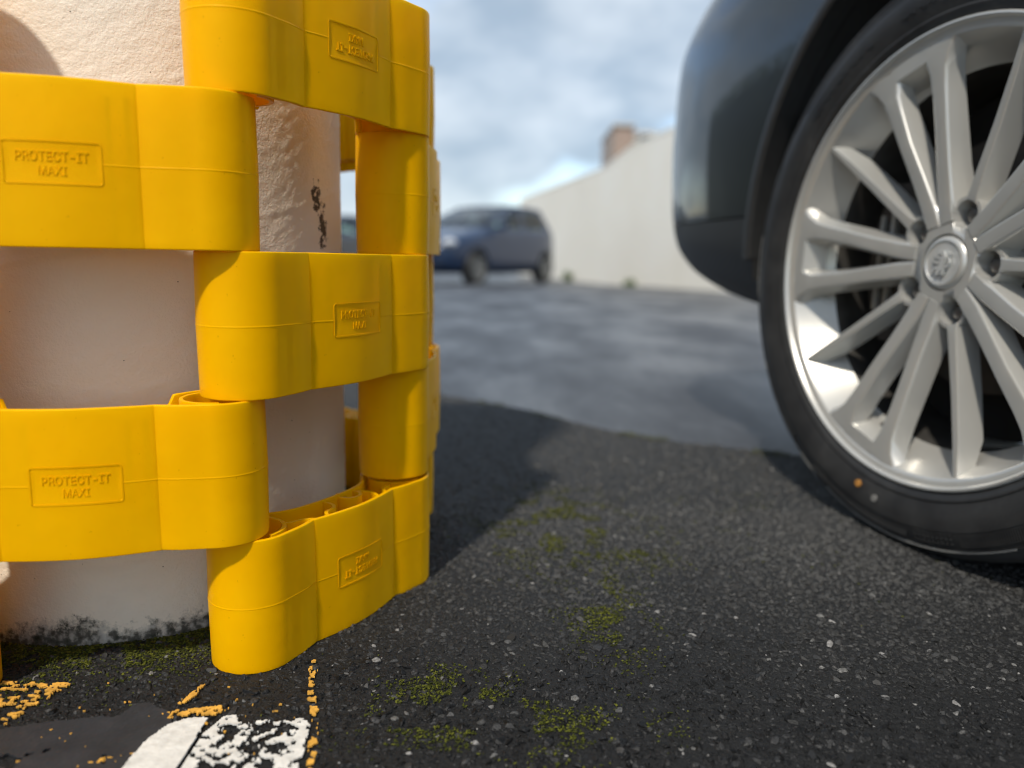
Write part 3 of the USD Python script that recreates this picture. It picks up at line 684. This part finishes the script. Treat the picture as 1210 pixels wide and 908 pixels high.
def spokes():
    out = []
    for k in range(5):
        base = 34.7 + 72 * k
        for s in (-1, 1):
            # radius, inner lateral, outer lateral, top z, bottom z
            tab = [(0.044, 0.0000, 0.0200, -0.0225, -0.052), (0.070, 0.0024, 0.0225, -0.0205, -0.050), (0.105, 0.0088, 0.0272, -0.0165, -0.042), (0.150, 0.0168, 0.0352, -0.0115, -0.035), (0.190, 0.0220, 0.0422, -0.0078, -0.029), (0.210, 0.0226, 0.0474, -0.0058, -0.026), (0.2240, 0.0190, 0.0560, -0.0048, -0.020), (0.2340, 0.0140, 0.0670, -0.0043, -0.014), (0.2410, 0.0080, 0.0800, -0.0041, -0.009)]
            secs = []
            for r, l0, l1, zt, zb in tab:
                fi = 0.0055 if r < 0.235 else 0.003; fo = 0.0060 if r < 0.235 else 0.003
                if r > 0.22: fi *= 0.6
                a, b = (l0, l1) if s > 0 else (-l1, -l0)
                fl = (fi, fo) if s > 0 else (fo, fi)
                if r < 0.06: fl = (0.0, fo) if s > 0 else (fo, 0.0)
                secs.append(section(math.sqrt(max(r * r - ((l0 + l1) / 2) ** 2, 0)), a, b, zt, zb, fl))
            m = chain(secs); out.append(m.rotate([0, 0, base]))
        out.append(hull([(r_, l_, z_) for r_, z_ in ((0.2235, -0.0050), (0.2415, -0.0044), (0.2120, -0.034), (0.2380, -0.034)) for l_ in (-0.028, 0.028)]).rotate([0, 0, base]))
        th = 70.7 + 72 * k
        tab = [(0.066, 0.0090, -0.0260, -0.052), (0.078, 0.0062, -0.0235, -0.050), (0.100, 0.0056, -0.0215, -0.048), (0.150, 0.0050, -0.0180, -0.045), (0.200, 0.0044, -0.0125, -0.040), (0.240, 0.0032, -0.0062, -0.020)]
        out.append(chain([section(r, -w, w, zt, zb, (0.0058, 0.0058), 0.0014) for r, w, zt, zb in tab]).rotate([0, 0, th]))
        out.append(m3.Manifold.cylinder(0.034, 0.0225, 0.0195, 40).translate([0.0555, 0, -0.060]).rotate([0, 0, th]))
    hubs = m3.Manifold.cylinder(0.0365, 0.072, 0.044, 72).translate([0, 0, -0.060])
    m = hubs
    for q in out: m = m + q
    for k in range(5):
        th = math.radians(70.7 + 72 * k)
        m = m - m3.Manifold.cylinder(0.05, 0.0125, 0.0165, 36).translate([0.0560 * math.cos(th), 0.0560 * math.sin(th), -0.058])
    m = m - m3.Manifold.cylinder(0.02, 0.0318, 0.0318, 60).translate([0, 0, -0.031])
    m = m ^ m3.Manifold.cylinder(0.3, 0.2415, 0.2415, 180).translate([0, 0, -0.2])
    return m
spm = spokes()
spoke_mesh = to_t(spm)

def hex_nut(cx, cy):
    a = m3.Manifold.cylinder(0.020, 0.0098, 0.0092, 6).translate([cx, cy, -0.058]) + m3.Manifold.sphere(0.0088, 24).scale([1, 1, 0.5]).translate([cx, cy, -0.038])
    return to_t(a)

def lion_badge():
    """heraldic beast standing on its hind legs, in raised strokes on a disc"""
    from shapely.geometry import LineString as L
    from shapely.ops import unary_union
    st = [([(-0.004, -0.012), (-0.001, -0.006), (0.002, 0.000), (0.003, 0.006), (0.001, 0.0105)], 0.0024), ([(0.001, 0.0105), (-0.004, 0.0115), (-0.006, 0.0095)], 0.0020), ([(0.003, 0.004), (-0.004, 0.005), (-0.010, 0.0075)], 0.0014),
          ([(0.002, 0.001), (-0.005, -0.0005), (-0.010, 0.0015)], 0.0014), ([(-0.001, -0.006), (-0.006, -0.0055), (-0.010, -0.0085)], 0.0016), ([(-0.0005, -0.005), (0.004, -0.008), (0.003, -0.0125)], 0.0017),
          ([(0.002, -0.004), (0.008, -0.005), (0.011, 0.000), (0.009, 0.006), (0.0115, 0.0095)], 0.0011)]
    g = unary_union([L(p).buffer(w) for p, w in st])
    ms = [trimesh.creation.extrude_polygon(q, 0.0026, engine='earcut') for q in getattr(g, 'geoms', [g])]
    m = cat(ms); m.apply_translation([0, 0, -0.0212]); return m

car = thing('parked_car', 'dark grey parked car seen close at its front wheel', 'car')
wheel = UsdGeom.Xform.Define(stage, path_for('wheel', car))
tm = placed(tyre_mesh(240), WM)
v = np.array(tm.vertices); lowm = v[:, 2] < 0.004
v[:, 2] = np.where(lowm, 0.0035 + (v[:, 2] - 0.004) * 0.08, v[:, 2]); tm = trimesh.Trimesh(v, tm.faces, process=False)
obj('tyre', tm, 'rubber', wheel, smooth=30)
obj('rim', placed(rim_face(), WM), 'alloy', wheel, smooth=35)
obj('barrel', placed(rim_barrel(), WM), 'dusty_shaded_alloy', wheel, smooth=35)
obj('spokes', placed(spoke_mesh, WM), 'alloy', wheel, smooth=32)
cap = revolve([(0.0001, -0.0245), (0.0215, -0.0245), (0.0228, -0.0225), (0.0245, -0.0212), (0.0262, -0.0215), (0.0285, -0.0232), (0.0308, -0.0262), (0.0312, -0.034), (0.0001, -0.034)], 64)
obj('hub_cap', placed(cap, WM), 'alloy', wheel, smooth=40)
disc = revolve([(0.0001, -0.0226), (0.0205, -0.0226), (0.0222, -0.0218), (0.0222, -0.026), (0.0001, -0.026)], 48)
obj('badge', placed(cat([disc, lion_badge()]), WM), 'badge_metal', wheel, smooth=30)
for k in range(5):
    th = math.radians(70.7 + 72 * k)
    obj('wheel_nut', placed(hex_nut(0.056 * math.cos(th), 0.056 * math.sin(th)), WM), 'nut_metal', wheel, smooth=30)
vs = trimesh.creation.cylinder(0.0042, 0.034, sections=18)
vs.apply_transform(trimesh.transformations.rotation_matrix(math.radians(38), [0, 1, 0])); vs.apply_translation([0.206, 0, -0.045])
vs.apply_transform(trimesh.transformations.rotation_matrix(math.radians(250.7), [0, 0, 1]))
obj('valve', placed(vs, WM), 'black_trim', wheel)
# sidewall marks
def arc_strip(r0, r1, a0, a1, z, n=40, h=0.0011):
    a = np.radians(np.linspace(a0, a1, n)); rs = np.array([r0, r0, r1, r1]); zz = np.array([z - 0.002, z + h, z + h, z - 0.002])
    v = np.stack([np.outer(np.cos(a), rs), np.outer(np.sin(a), rs), np.tile(zz, (n, 1))], -1).reshape(-1, 3)
    t = trimesh.Trimesh(v, grid_faces(n, 4, False, True), process=False)
    return t
blk = []
for a0, a1 in [(-118, -85), (-205, -178), (-150, -128), (20, 60), (96, 140)]:
    blk.append(arc_strip(0.2985, 0.3095, a0, a1, 0.0045))
for i in range(9):
    for j in range(4):
        a = -83 + i * 1.15; r = 0.291 + j * 0.0052
        blk.append(arc_strip(r, r + 0.0032, a, a + 0.75, 0.0072 - 0.0011 * j, 4))
for i in range(34):
    a = -71 + i * 0.55; blk.append(arc_strip(0.288, 0.311, a, a + 0.22, 0.0068, 4, 0.0006))
for i in range(60):
    a = 84 + i * 0.95
    if i % 6 != 5 and not 22 < i < 32: blk.append(arc_strip(0.2795 + 0.002 * (i % 3 == 1), 0.2885 - 0.003 * (i % 4 == 2), a, a + 0.42, 0.0080, 4, 0.0006))
tag(obj('sidewall_relief', placed(cat(blk), WM), 'rubber', wheel, smooth=30), kind='stuff')
sc = [arc_strip(0.3158, 0.3178, a0, a1, 0.0008, 20, 0.0008) for a0, a1 in [(-152, -128), (-124, -116), (-112, -60), (-186, -170)]]
tag(obj('scuffed_edge', placed(cat(sc), WM), 'scuffed_rubber', wheel, smooth=30), kind='stuff')
def dot(a, r, rad): 
    t = trimesh.creation.cylinder(rad, 0.0022, sections=24); t.apply_translation([r * math.cos(math.radians(a)), r * math.sin(math.radians(a)), 0.0080]); return t
obj('paint_dot', placed(dot(-101.5, 0.2755, 0.0044), WM), 'orange_mark', wheel)
obj('paint_dot', placed(dot(-95.3, 0.2815, 0.0042), WM), 'pale_mark', wheel)
# brake
bd = revolve([(0.075, -0.098), (0.148, -0.098), (0.148, -0.104), (0.148, -0.120), (0.075, -0.120)], 72)
obj('backing_plate', placed(revolve([(0.0001, -0.124), (0.203, -0.124), (0.203, -0.128), (0.0001, -0.128)], 60), WM), 'liner', wheel)  # black disc added across the barrel so the gaps between spokes stay dark
hat = revolve([(0.0001, -0.064), (0.072, -0.064), (0.076, -0.070), (0.076, -0.118), (0.0001, -0.118)], 60)
obj('brake_disc', placed(cat([bd, hat]), WM), 'rust_iron', wheel, smooth=35)
cl = m3.Manifold.cylinder(0.075, 0.170, 0.170, 80) - m3.Manifold.cylinder(0.2, 0.105, 0.105, 60).translate([0, 0, -0.05])
cl = cl ^ m3.Manifold.cube([0.2, 0.2, 0.2], True).translate([-0.165, 0.0, 0.0])
obj('brake_caliper', placed(to_t(cl.translate([0, 0, -0.145])), WM), 'rust_iron', wheel, smooth=35)
pins = cat([box(0.007, 0.13, 0.007, (-0.128, 0.0, -0.066)), box(0.005, 0.12, 0.006, (-0.147, 0.0, -0.066))])
obj('caliper_spring', placed(pins, WM), 'steel', wheel)

# ------------------------------------------------------------------ cars: bodies
def loft(levels, n_pts=160):
    """levels: (z, s_rear, s_front, half width, exponent). Closed body, s forward, o sideways about 0."""
    rings = []
    t = np.linspace(0, 2 * np.pi, n_pts, endpoint=False)
    # denser sampling at the corners
    for z, s0, s1, w, e in levels:
        c, s = np.cos(t), np.sin(t)
        x = np.sign(c) * np.abs(c) ** (2 / e); y = np.sign(s) * np.abs(s) ** (2 / e)
        rings.append(np.stack([(s0 + s1) / 2 + x * (s1 - s0) / 2, y * w, np.full(n_pts, z)], -1))
    v = np.vstack(rings); L = len(levels)
    f = grid_faces(L, n_pts, False, True)
    b, tp = len(v), len(v) + 1
    v = np.vstack([v, rings[0].mean(0), rings[-1].mean(0)])
    cap = [[b, i, (i + 1) % n_pts] for i in range(n_pts)] + [[tp, (L - 1) * n_pts + (i + 1) % n_pts, (L - 1) * n_pts + i] for i in range(n_pts)]
    m = trimesh.Trimesh(v, np.vstack([f, cap]), process=False)
    if m.volume < 0: m.invert()
    return m

def smooth_levels(tab, n):
    tab = np.array(tab); z = np.linspace(tab[0, 0], tab[-1, 0], n)
    from scipy.interpolate import PchipInterpolator
    return [(zz, *[float(PchipInterpolator(tab[:, 0], tab[:, k])(zz)) for k in range(1, tab.shape[1])]) for zz in z]

def wheel_hole(s, side, w, z, r, depth):
    """cylinder across the car's side at s; side = +1 / -1"""
    c = m3.Manifold.cylinder(depth, r, r, 120).rotate([90, 0, 0])            # along -y from 0
    return c.translate([s, side * w + (depth / 2 if side > 0 else depth / 2), z])

# near car: s = forward along FV, o = sideways (positive = towards the camera's side), origin on the ground under the wheel, middle line at o = -0.9
FV = np.array([-0.278, 0.9606, 0]); OV = np.array([-0.9606, -0.278, 0])
CM = np.eye(4); CM[:3, 0], CM[:3, 1], CM[:3, 2] = FV, OV, [0, 0, 1]
# FV x OV = z, so this is a proper rotation
CM[:3, 3] = np.array([WC[0], WC[1], 0]) + OV * (-0.905)
NEAR = [(z, a, b + 0.022, w, e) for z, a, b, w, e in [(0.228, -3.30, 0.62, 0.800, 5.8), (0.245, -3.38, 0.71, 0.845, 6.4), (0.275, -3.42, 0.79, 0.874, 7.2), (0.31, -3.46, 0.862, 0.886, 7.6), (0.36, -3.49, 0.900, 0.896, 8.0), (0.42, -3.50, 0.920, 0.900, 8.0), (0.54, -3.50, 0.928, 0.902, 8.0), (0.62, -3.49, 0.925, 0.901, 8.0),
        (0.70, -3.48, 0.915, 0.899, 8.0), (0.77, -3.46, 0.880, 0.894, 7.6), (0.83, -3.45, 0.80, 0.885, 7.0), (0.88, -3.44, 0.55, 0.870, 6.2), (0.92, -3.42, 0.05, 0.850, 6.0), (0.955, -3.40, -0.30, 0.83, 6.0)]]
near_m = to_t(to_m(loft(smooth_levels(NEAR, 60), 420)))
nm = to_m(near_m)
ARCH_S, ARCH_Z, ARCH_R = -0.022, 0.352, 0.380
for s in (ARCH_S, -2.65):
    for side in (1, -1):
        nm = nm - wheel_hole(s, side, 0.905, ARCH_Z, ARCH_R, 0.60)
lower, upper = nm.split_by_plane([0, 0, 1], 0.392)[::-1]
body_up = upper; trim_low = lower.translate([0, 0, -0.0025])
obj('body', placed(to_t(body_up), CM), 'car_paint', car, smooth=28)
obj('lower_bumper', placed(to_t(trim_low), CM), 'black_trim', car, smooth=28)
def liner(s, side):
    n, prof = 90, []
    a = np.radians(np.linspace(-9, 189, n))
    v = []
    for o in (0.895, 0.60):
        v.append(np.stack([s + (ARCH_R - 0.003) * np.cos(a), np.full(n, side * o), ARCH_Z + (ARCH_R - 0.003) * np.sin(a)], -1))
    v.append(np.stack([np.full(n, s), np.full(n, side * 0.60), np.full(n, ARCH_Z)], -1))
    return trimesh.Trimesh(np.vstack(v), grid_faces(3, n), process=False)
for s in (ARCH_S, -2.65):
    for side in (1, -1):
        obj('wheel_arch_liner', placed(liner(s, side), CM), 'liner', car, smooth=50)
# rolled lip of the near wheel arch
a = np.radians(np.linspace(-4, 186, 140))
sec = np.array([(0.0, -0.030), (0.0, 0.0005), (0.003, 0.0032), (0.012, 0.0036), (0.019, 0.0010), (0.020, -0.030)])
v = np.stack([ARCH_S + np.outer(np.cos(a), ARCH_R - 0.004 + sec[:, 0]), np.tile(0.9005 + sec[:, 1], (140, 1)), ARCH_Z + np.outer(np.sin(a), ARCH_R - 0.004 + sec[:, 0])], -1).reshape(-1, 3)
lipm = trimesh.Trimesh(v, grid_faces(140, 6, False, True), process=False)
obj('wheel_arch_lip', placed(lipm, CM), 'black_trim', car, smooth=40)
cab = [(0.945, -3.38, -0.30, 0.815, 6.0), (1.05, -3.33, -0.52, 0.785, 6.0), (1.20, -3.22, -0.84, 0.720, 6.0), (1.34, -3.05, -1.16, 0.640, 5.5), (1.40, -2.95, -1.36, 0.60, 5.0)]
obj('windows', placed(loft(smooth_levels(cab, 14), 120), CM), 'window_dark', car, smooth=40)
obj('roof', placed(loft(smooth_levels([(1.401, -3.00, -1.30, 0.610, 5.0), (1.425, -2.93, -1.40, 0.58, 5.0), (1.445, -2.75, -1.65, 0.45, 4.0)], 8), 120), CM), 'car_paint', car, smooth=40)
# the other three wheels
for s, side in ((0.0, -1), (-2.65, 1), (-2.65, -1)):
    wx = UsdGeom.Xform.Define(stage, path_for('wheel', car))
    c = CM @ np.array([s, side * 0.905, 0.3295, 1]); n_ = OV * side; u_ = np.cross([0, 0, 1], n_)
    M = wheel_matrix(c[:3], u_, np.array([0, 0, 1.0]), n_)
    obj('tyre', placed(tyre_mesh(90), M), 'rubber', wx, smooth=30)
    obj('rim', placed(rim_face(72), M), 'alloy', wx); obj('barrel', placed(rim_barrel(72), M), 'dusty_shaded_alloy', wx)
    obj('spokes', placed(spoke_mesh, M), 'alloy', wx, smooth=32)

# far cars
FAR = [(0.20, -1.80, 1.72, 0.70, 4.2), (0.28, -1.92, 1.92, 0.80, 4.4), (0.40, -2.0, 2.02, 0.855, 4.4), (0.60, -2.04, 2.04, 0.865, 4.4), (0.74, -2.03, 1.94, 0.860, 4.4), (0.86, -2.0, 1.62, 0.850, 4.4), (0.95, -1.97, 1.22, 0.83, 4.6), (1.02, -1.93, 0.95, 0.80, 4.8)]
FCAB = [(1.005, -1.90, 1.02, 0.775, 4.8), (1.15, -1.82, 0.66, 0.735, 4.8), (1.30, -1.66, 0.22, 0.68, 4.5), (1.43, -1.42, -0.22, 0.60, 4.0)]
def far_car(label, loc, rotz, paint):
    t = thing('parked_car', label, 'car', loc, rotz)
    m = to_m(loft(smooth_levels(FAR, 24), 140))
    for s in (1.25, -1.25):
        for side in (1, -1): m = m - wheel_hole(s, side, 0.86, 0.31, 0.345, 0.46)
    obj('body', to_t(m), paint, t, smooth=30)
    obj('windows', loft(smooth_levels(FCAB, 14), 100), 'car_glass', t, smooth=40)
    obj('roof', loft(smooth_levels([(1.431, -1.48, -0.16, 0.615, 4.0), (1.46, -1.38, -0.28, 0.56, 4.0), (1.48, -1.2, -0.5, 0.40, 3.5)], 8), 100), paint, t, smooth=40)
    for side in (1, -1):
        for (s0, w0, z0), (s1, w1, z1), wd in [((0.80, 0.765, 1.0), (-0.32, 0.60, 1.435), 0.06), ((-0.38, 0.788, 1.0), (-0.50, 0.625, 1.435), 0.06), ((-1.42, 0.765, 1.0), (-1.20, 0.60, 1.435), 0.15)]:
            p = [(s0 + dx, side * (w0 + dy), z0) for dx in (-wd, wd) for dy in (-0.03, 0.012)] + [(s1 + dx, side * (w1 + dy), z1) for dx in (-wd, wd) for dy in (-0.03, 0.012)]
            obj('pillar', to_t(hull(p)), paint, t)
        hl = m3.Manifold.sphere(0.5, 32).scale([0.36, 0.22, 0.15]).translate([1.80, side * 0.62, 0.72])
        obj('headlight', to_t(hl), 'lamp_glass', t, smooth=True)
        mi = m3.Manifold.sphere(0.5, 32).scale([0.12, 0.20, 0.14]).translate([0.62, side * 0.93, 1.04])
        obj('wing_mirror', to_t(mi), paint, t, smooth=True)
        for s in (1.25, -1.25):
            w = UsdGeom.Xform.Define(stage, path_for('wheel', t))
            n_ = np.array([0, side, 0.0]); M = wheel_matrix(np.array([s, side * 0.845, 0.31]), np.cross([0, 0, 1], n_), np.array([0, 0, 1.0]), n_)
            obj('tyre', placed(revolve([(0.21, -0.01), (0.25, 0.006), (0.29, 0.002), (0.31, -0.03), (0.31, -0.16), (0.29, -0.19), (0.21, -0.18)], 60), M), 'rubber', w)
            rm = [revolve([(0.21, -0.012), (0.205, 0.0), (0.19, -0.01), (0.19, -0.1), (0.21, -0.1)], 60)]
            for k in range(7):
                b = box(0.19, 0.045, 0.03, (0.10, 0, -0.03)); b.apply_transform(trimesh.transformations.rotation_matrix(2 * np.pi * k / 7, [0, 0, 1])); rm.append(b)
            rm.append(trimesh.creation.cylinder(0.19, 0.01, sections=40, transform=trimesh.transformations.translation_matrix([0, 0, -0.075])))
            obj('rim', placed(cat(rm), M), 'far_alloy', w)
    obj('number_plate', box(0.012, 0.5, 0.11, (2.045, 0, 0.45)), 'plate_white', t)
    obj('grille', box(0.02, 0.9, 0.12, (2.035, 0, 0.60)), 'black_trim', t)
    for s in (-0.25, -1.15):
        for o in (-0.38, 0.38): obj('seat', box(0.14, 0.46, 0.35, (s, o, 0.9)), 'black_trim', t)
    return t
far_car('blue hatchback parked in front of the cream wall, nose towards the column', (-0.72, 14.9, -0.188), 180 + 62 - 2, 'blue_car_paint')
far_car('grey car parked far behind the column, mostly hidden by it', (-4.6, 18.5, -0.24), 180 + 62, 'slate_car_paint')

# ------------------------------------------------------------------ far wall, building, weeds
p0, p1 = np.array([3.35, 10.3]), np.array([0.15, 25.5])
L_ = np.hypot(*(p1 - p0)); wd = (p1 - p0) / L_; wnrm = np.array([wd[1], -wd[0]])
hgt = [(0.0, 2.52), (3.4, 2.50), (5.2, 2.47), (5.6, 2.42), (7.0, 2.22), (11.0, 2.18), (L_, 2.10)]
wt = thing('boundary_wall', 'long cream painted wall with a stepped top behind the blue car', 'wall')
def wall_prism(prof, zb, th, off):
    """profile along the wall -> solid"""
    n = len(prof); vv = []
    for o in (off, off + th):
        for s, z in prof: vv.append([*(p0 + wd * s + wnrm * o), z])
        for s, z in prof: vv.append([*(p0 + wd * s + wnrm * o), zb])
    f = []
    for i in range(n - 1):
        f += [[i, i + 1, n + i + 1], [i, n + i + 1, n + i], [2 * n + i, 3 * n + i + 1, 2 * n + i + 1], [2 * n + i, 3 * n + i, 3 * n + i + 1],
              [i, 2 * n + i + 1, i + 1], [i, 2 * n + i, 2 * n + i + 1], [n + i, n + i + 1, 3 * n + i + 1], [n + i, 3 * n + i + 1, 3 * n + i]]
    f += [[0, n, 3 * n], [0, 3 * n, 2 * n], [n - 1, 3 * n - 1, 4 * n - 1], [n - 1, 4 * n - 1, 2 * n - 1]]
    return trimesh.Trimesh(vv, f, process=False)
obj('wall_face', wall_prism(hgt, -0.40, 0.22, 0.0), 'cream_wall', wt, smooth=False)
cop = cat([to_t(hull([[*(p0 + wd * s + wnrm * o), z + dz] for (s, z) in (a, b) for o in (-0.006, 0.226) for dz in (0.003, 0.055)])) for a, b in zip(hgt[:-1], hgt[1:])])
obj('coping', cop, 'cream_wall', wt, smooth=False)
# weeds at the wall's foot
def weed(label, s, h, n, seed):
    r = np.random.default_rng(seed); ms = []
    for k in range(n):
        a = r.uniform(0, 2 * np.pi); l = h * r.uniform(0.5, 1.0); lean = r.uniform(0.1, 0.8)
        b0 = r.normal(0, 0.05, 2); w = 0.012 + 0.014 * r.uniform()
        pts = []
        for t in (0, 0.5, 1.0):
            c = np.array([b0[0] + math.cos(a) * lean * l * t * t, b0[1] + math.sin(a) * lean * l * t * t, l * t * (1 - 0.25 * lean * t)])
            ww = w * (1 - abs(t - 0.45) * 1.6) + 0.002; q = np.array([-math.sin(a), math.cos(a), 0]) * ww
            pts += [c - q, c + q]
        ms.append(trimesh.Trimesh(pts, [[0, 1, 3], [0, 3, 2], [2, 3, 5], [2, 5, 4]], process=False))
    p = p0 + wd * s - wnrm * 0.07
    t = thing('weed', label, 'weed', (p[0], p[1], float(ground_z(0, p[1]) - 0.005)))
    obj('leaves', cat(ms), 'weed_leaf', t, smooth=False)
weed('green weed at the foot of the cream wall beside the blue car', 9.3, 0.30, 60, 1)
weed('smaller green weed at the foot of the cream wall, nearer the dark car', 4.9, 0.17, 40, 2)
# brick building beyond the wall
bt = thing('brick_building', 'brown brick building with a pale upper corner beyond the cream wall', 'building', (4.95, 37.0, -0.24))
obj('wall', box(0.9, 5.0, 6.6, (0, 2.5, 3.30)), 'far_brick', bt, smooth=False)
obj('side_wall', box(1.1, 4.6, 6.45, (1.004, 2.5, 3.225)), 'pale_render', bt, smooth=False)
obj('roof', box(1.0, 5.2, 0.12, (0, 2.5, 6.662)), 'pale_render', bt)
for k, x in enumerate((1.02,)):
    wdw = UsdGeom.Xform.Define(stage, path_for('window', bt))
    obj('frame', cat([box(0.75, 0.08, 0.06, (x, 0.165, 6.3)), box(0.75, 0.08, 0.06, (x, 0.165, 5.3)), box(0.06, 0.08, 0.94, (x - 0.345, 0.165, 5.8)), box(0.06, 0.08, 0.94, (x + 0.345, 0.165, 5.8))]), 'plate_white', wdw)
    obj('pane', box(0.62, 0.03, 0.93, (x, 0.182, 5.8)), 'window_dark', wdw)
# small orange cone beside the blue car's bumper
cn = thing('traffic_cone', 'small orange cone low beside the front of the blue car', 'traffic cone', (-1.62, 13.6, float(ground_z(0, 13.6))))
obj('base', box(0.20, 0.20, 0.03, (0, 0, 0.017)), 'black_trim', cn)
obj('body', revolve([(0.0001, 0.24), (0.018, 0.24), (0.022, 0.225), (0.078, 0.034), (0.0001, 0.034)], 32), 'cone_orange', cn)

# dark hedgerow added out of view for the near car's paint to reflect
def hedge(name, label, a, b, h, th, n, seed):
    r = np.random.default_rng(seed); a, b = np.array(a, float), np.array(b, float)
    L = np.hypot(*(b - a)); d = (b - a) / L; nr = np.array([d[1], -d[0]])
    z0 = float(ground_z(0, (a[1] + b[1]) / 2))
    t = thing(name, label, 'hedge', (0, 0, 0))
    u = r.uniform(0, L, n); face = r.uniform(size=n); w = r.uniform(-th / 2, th / 2, n); z = r.uniform(0.02, h, n)
    w = np.where(face < 0.4, -th / 2, np.where(face < 0.8, th / 2, w)); z = np.where(face >= 0.8, h, z)
    bulge = 0.16 * (meshkit.fbm(np.stack([u * 1.3, z * 1.3, face * 0 + 2], -1), 3, seed) - 0.5) + r.normal(0, 0.04, n)
    w = w + np.sign(w) * bulge * (face < 0.8); z = z + bulge * (face >= 0.8)
    c = np.concatenate([a + np.outer(u, d) + np.outer(w, nr), (z + z0)[:, None]], 1)
    e1 = r.normal(size=(n, 3)); e1 /= np.linalg.norm(e1, axis=1, keepdims=True); e2 = np.cross(e1, r.normal(size=(n, 3))); e2 /= np.linalg.norm(e2, axis=1, keepdims=True)
    s1, s2 = 0.055, 0.03
    v = np.stack([c - e1 * s1, c + e2 * s2, c + e1 * s1, c - e2 * s2], 1).reshape(-1, 3)
    k = np.arange(n) * 4
    tag(obj('leaves', trimesh.Trimesh(v, np.vstack([np.stack([k, k + 1, k + 2], 1), np.stack([k, k + 2, k + 3], 1)]), process=False), 'weed_leaf', t, smooth=False), kind='stuff')
    core = box(L, th * 0.8, h * 0.95, (0, 0, 0), math.atan2(d[1], d[0])); core.apply_translation([*((a + b) / 2), z0 + h * 0.475])
    obj('branches', core, 'liner', t, smooth=False)
hedge('hedge', 'added clipped hedgerow out of view on the left, giving the car paint a dark reflection', (-6.2, -1.5), (-8.2, 14.0), 3.4, 1.2, 16000, 5)
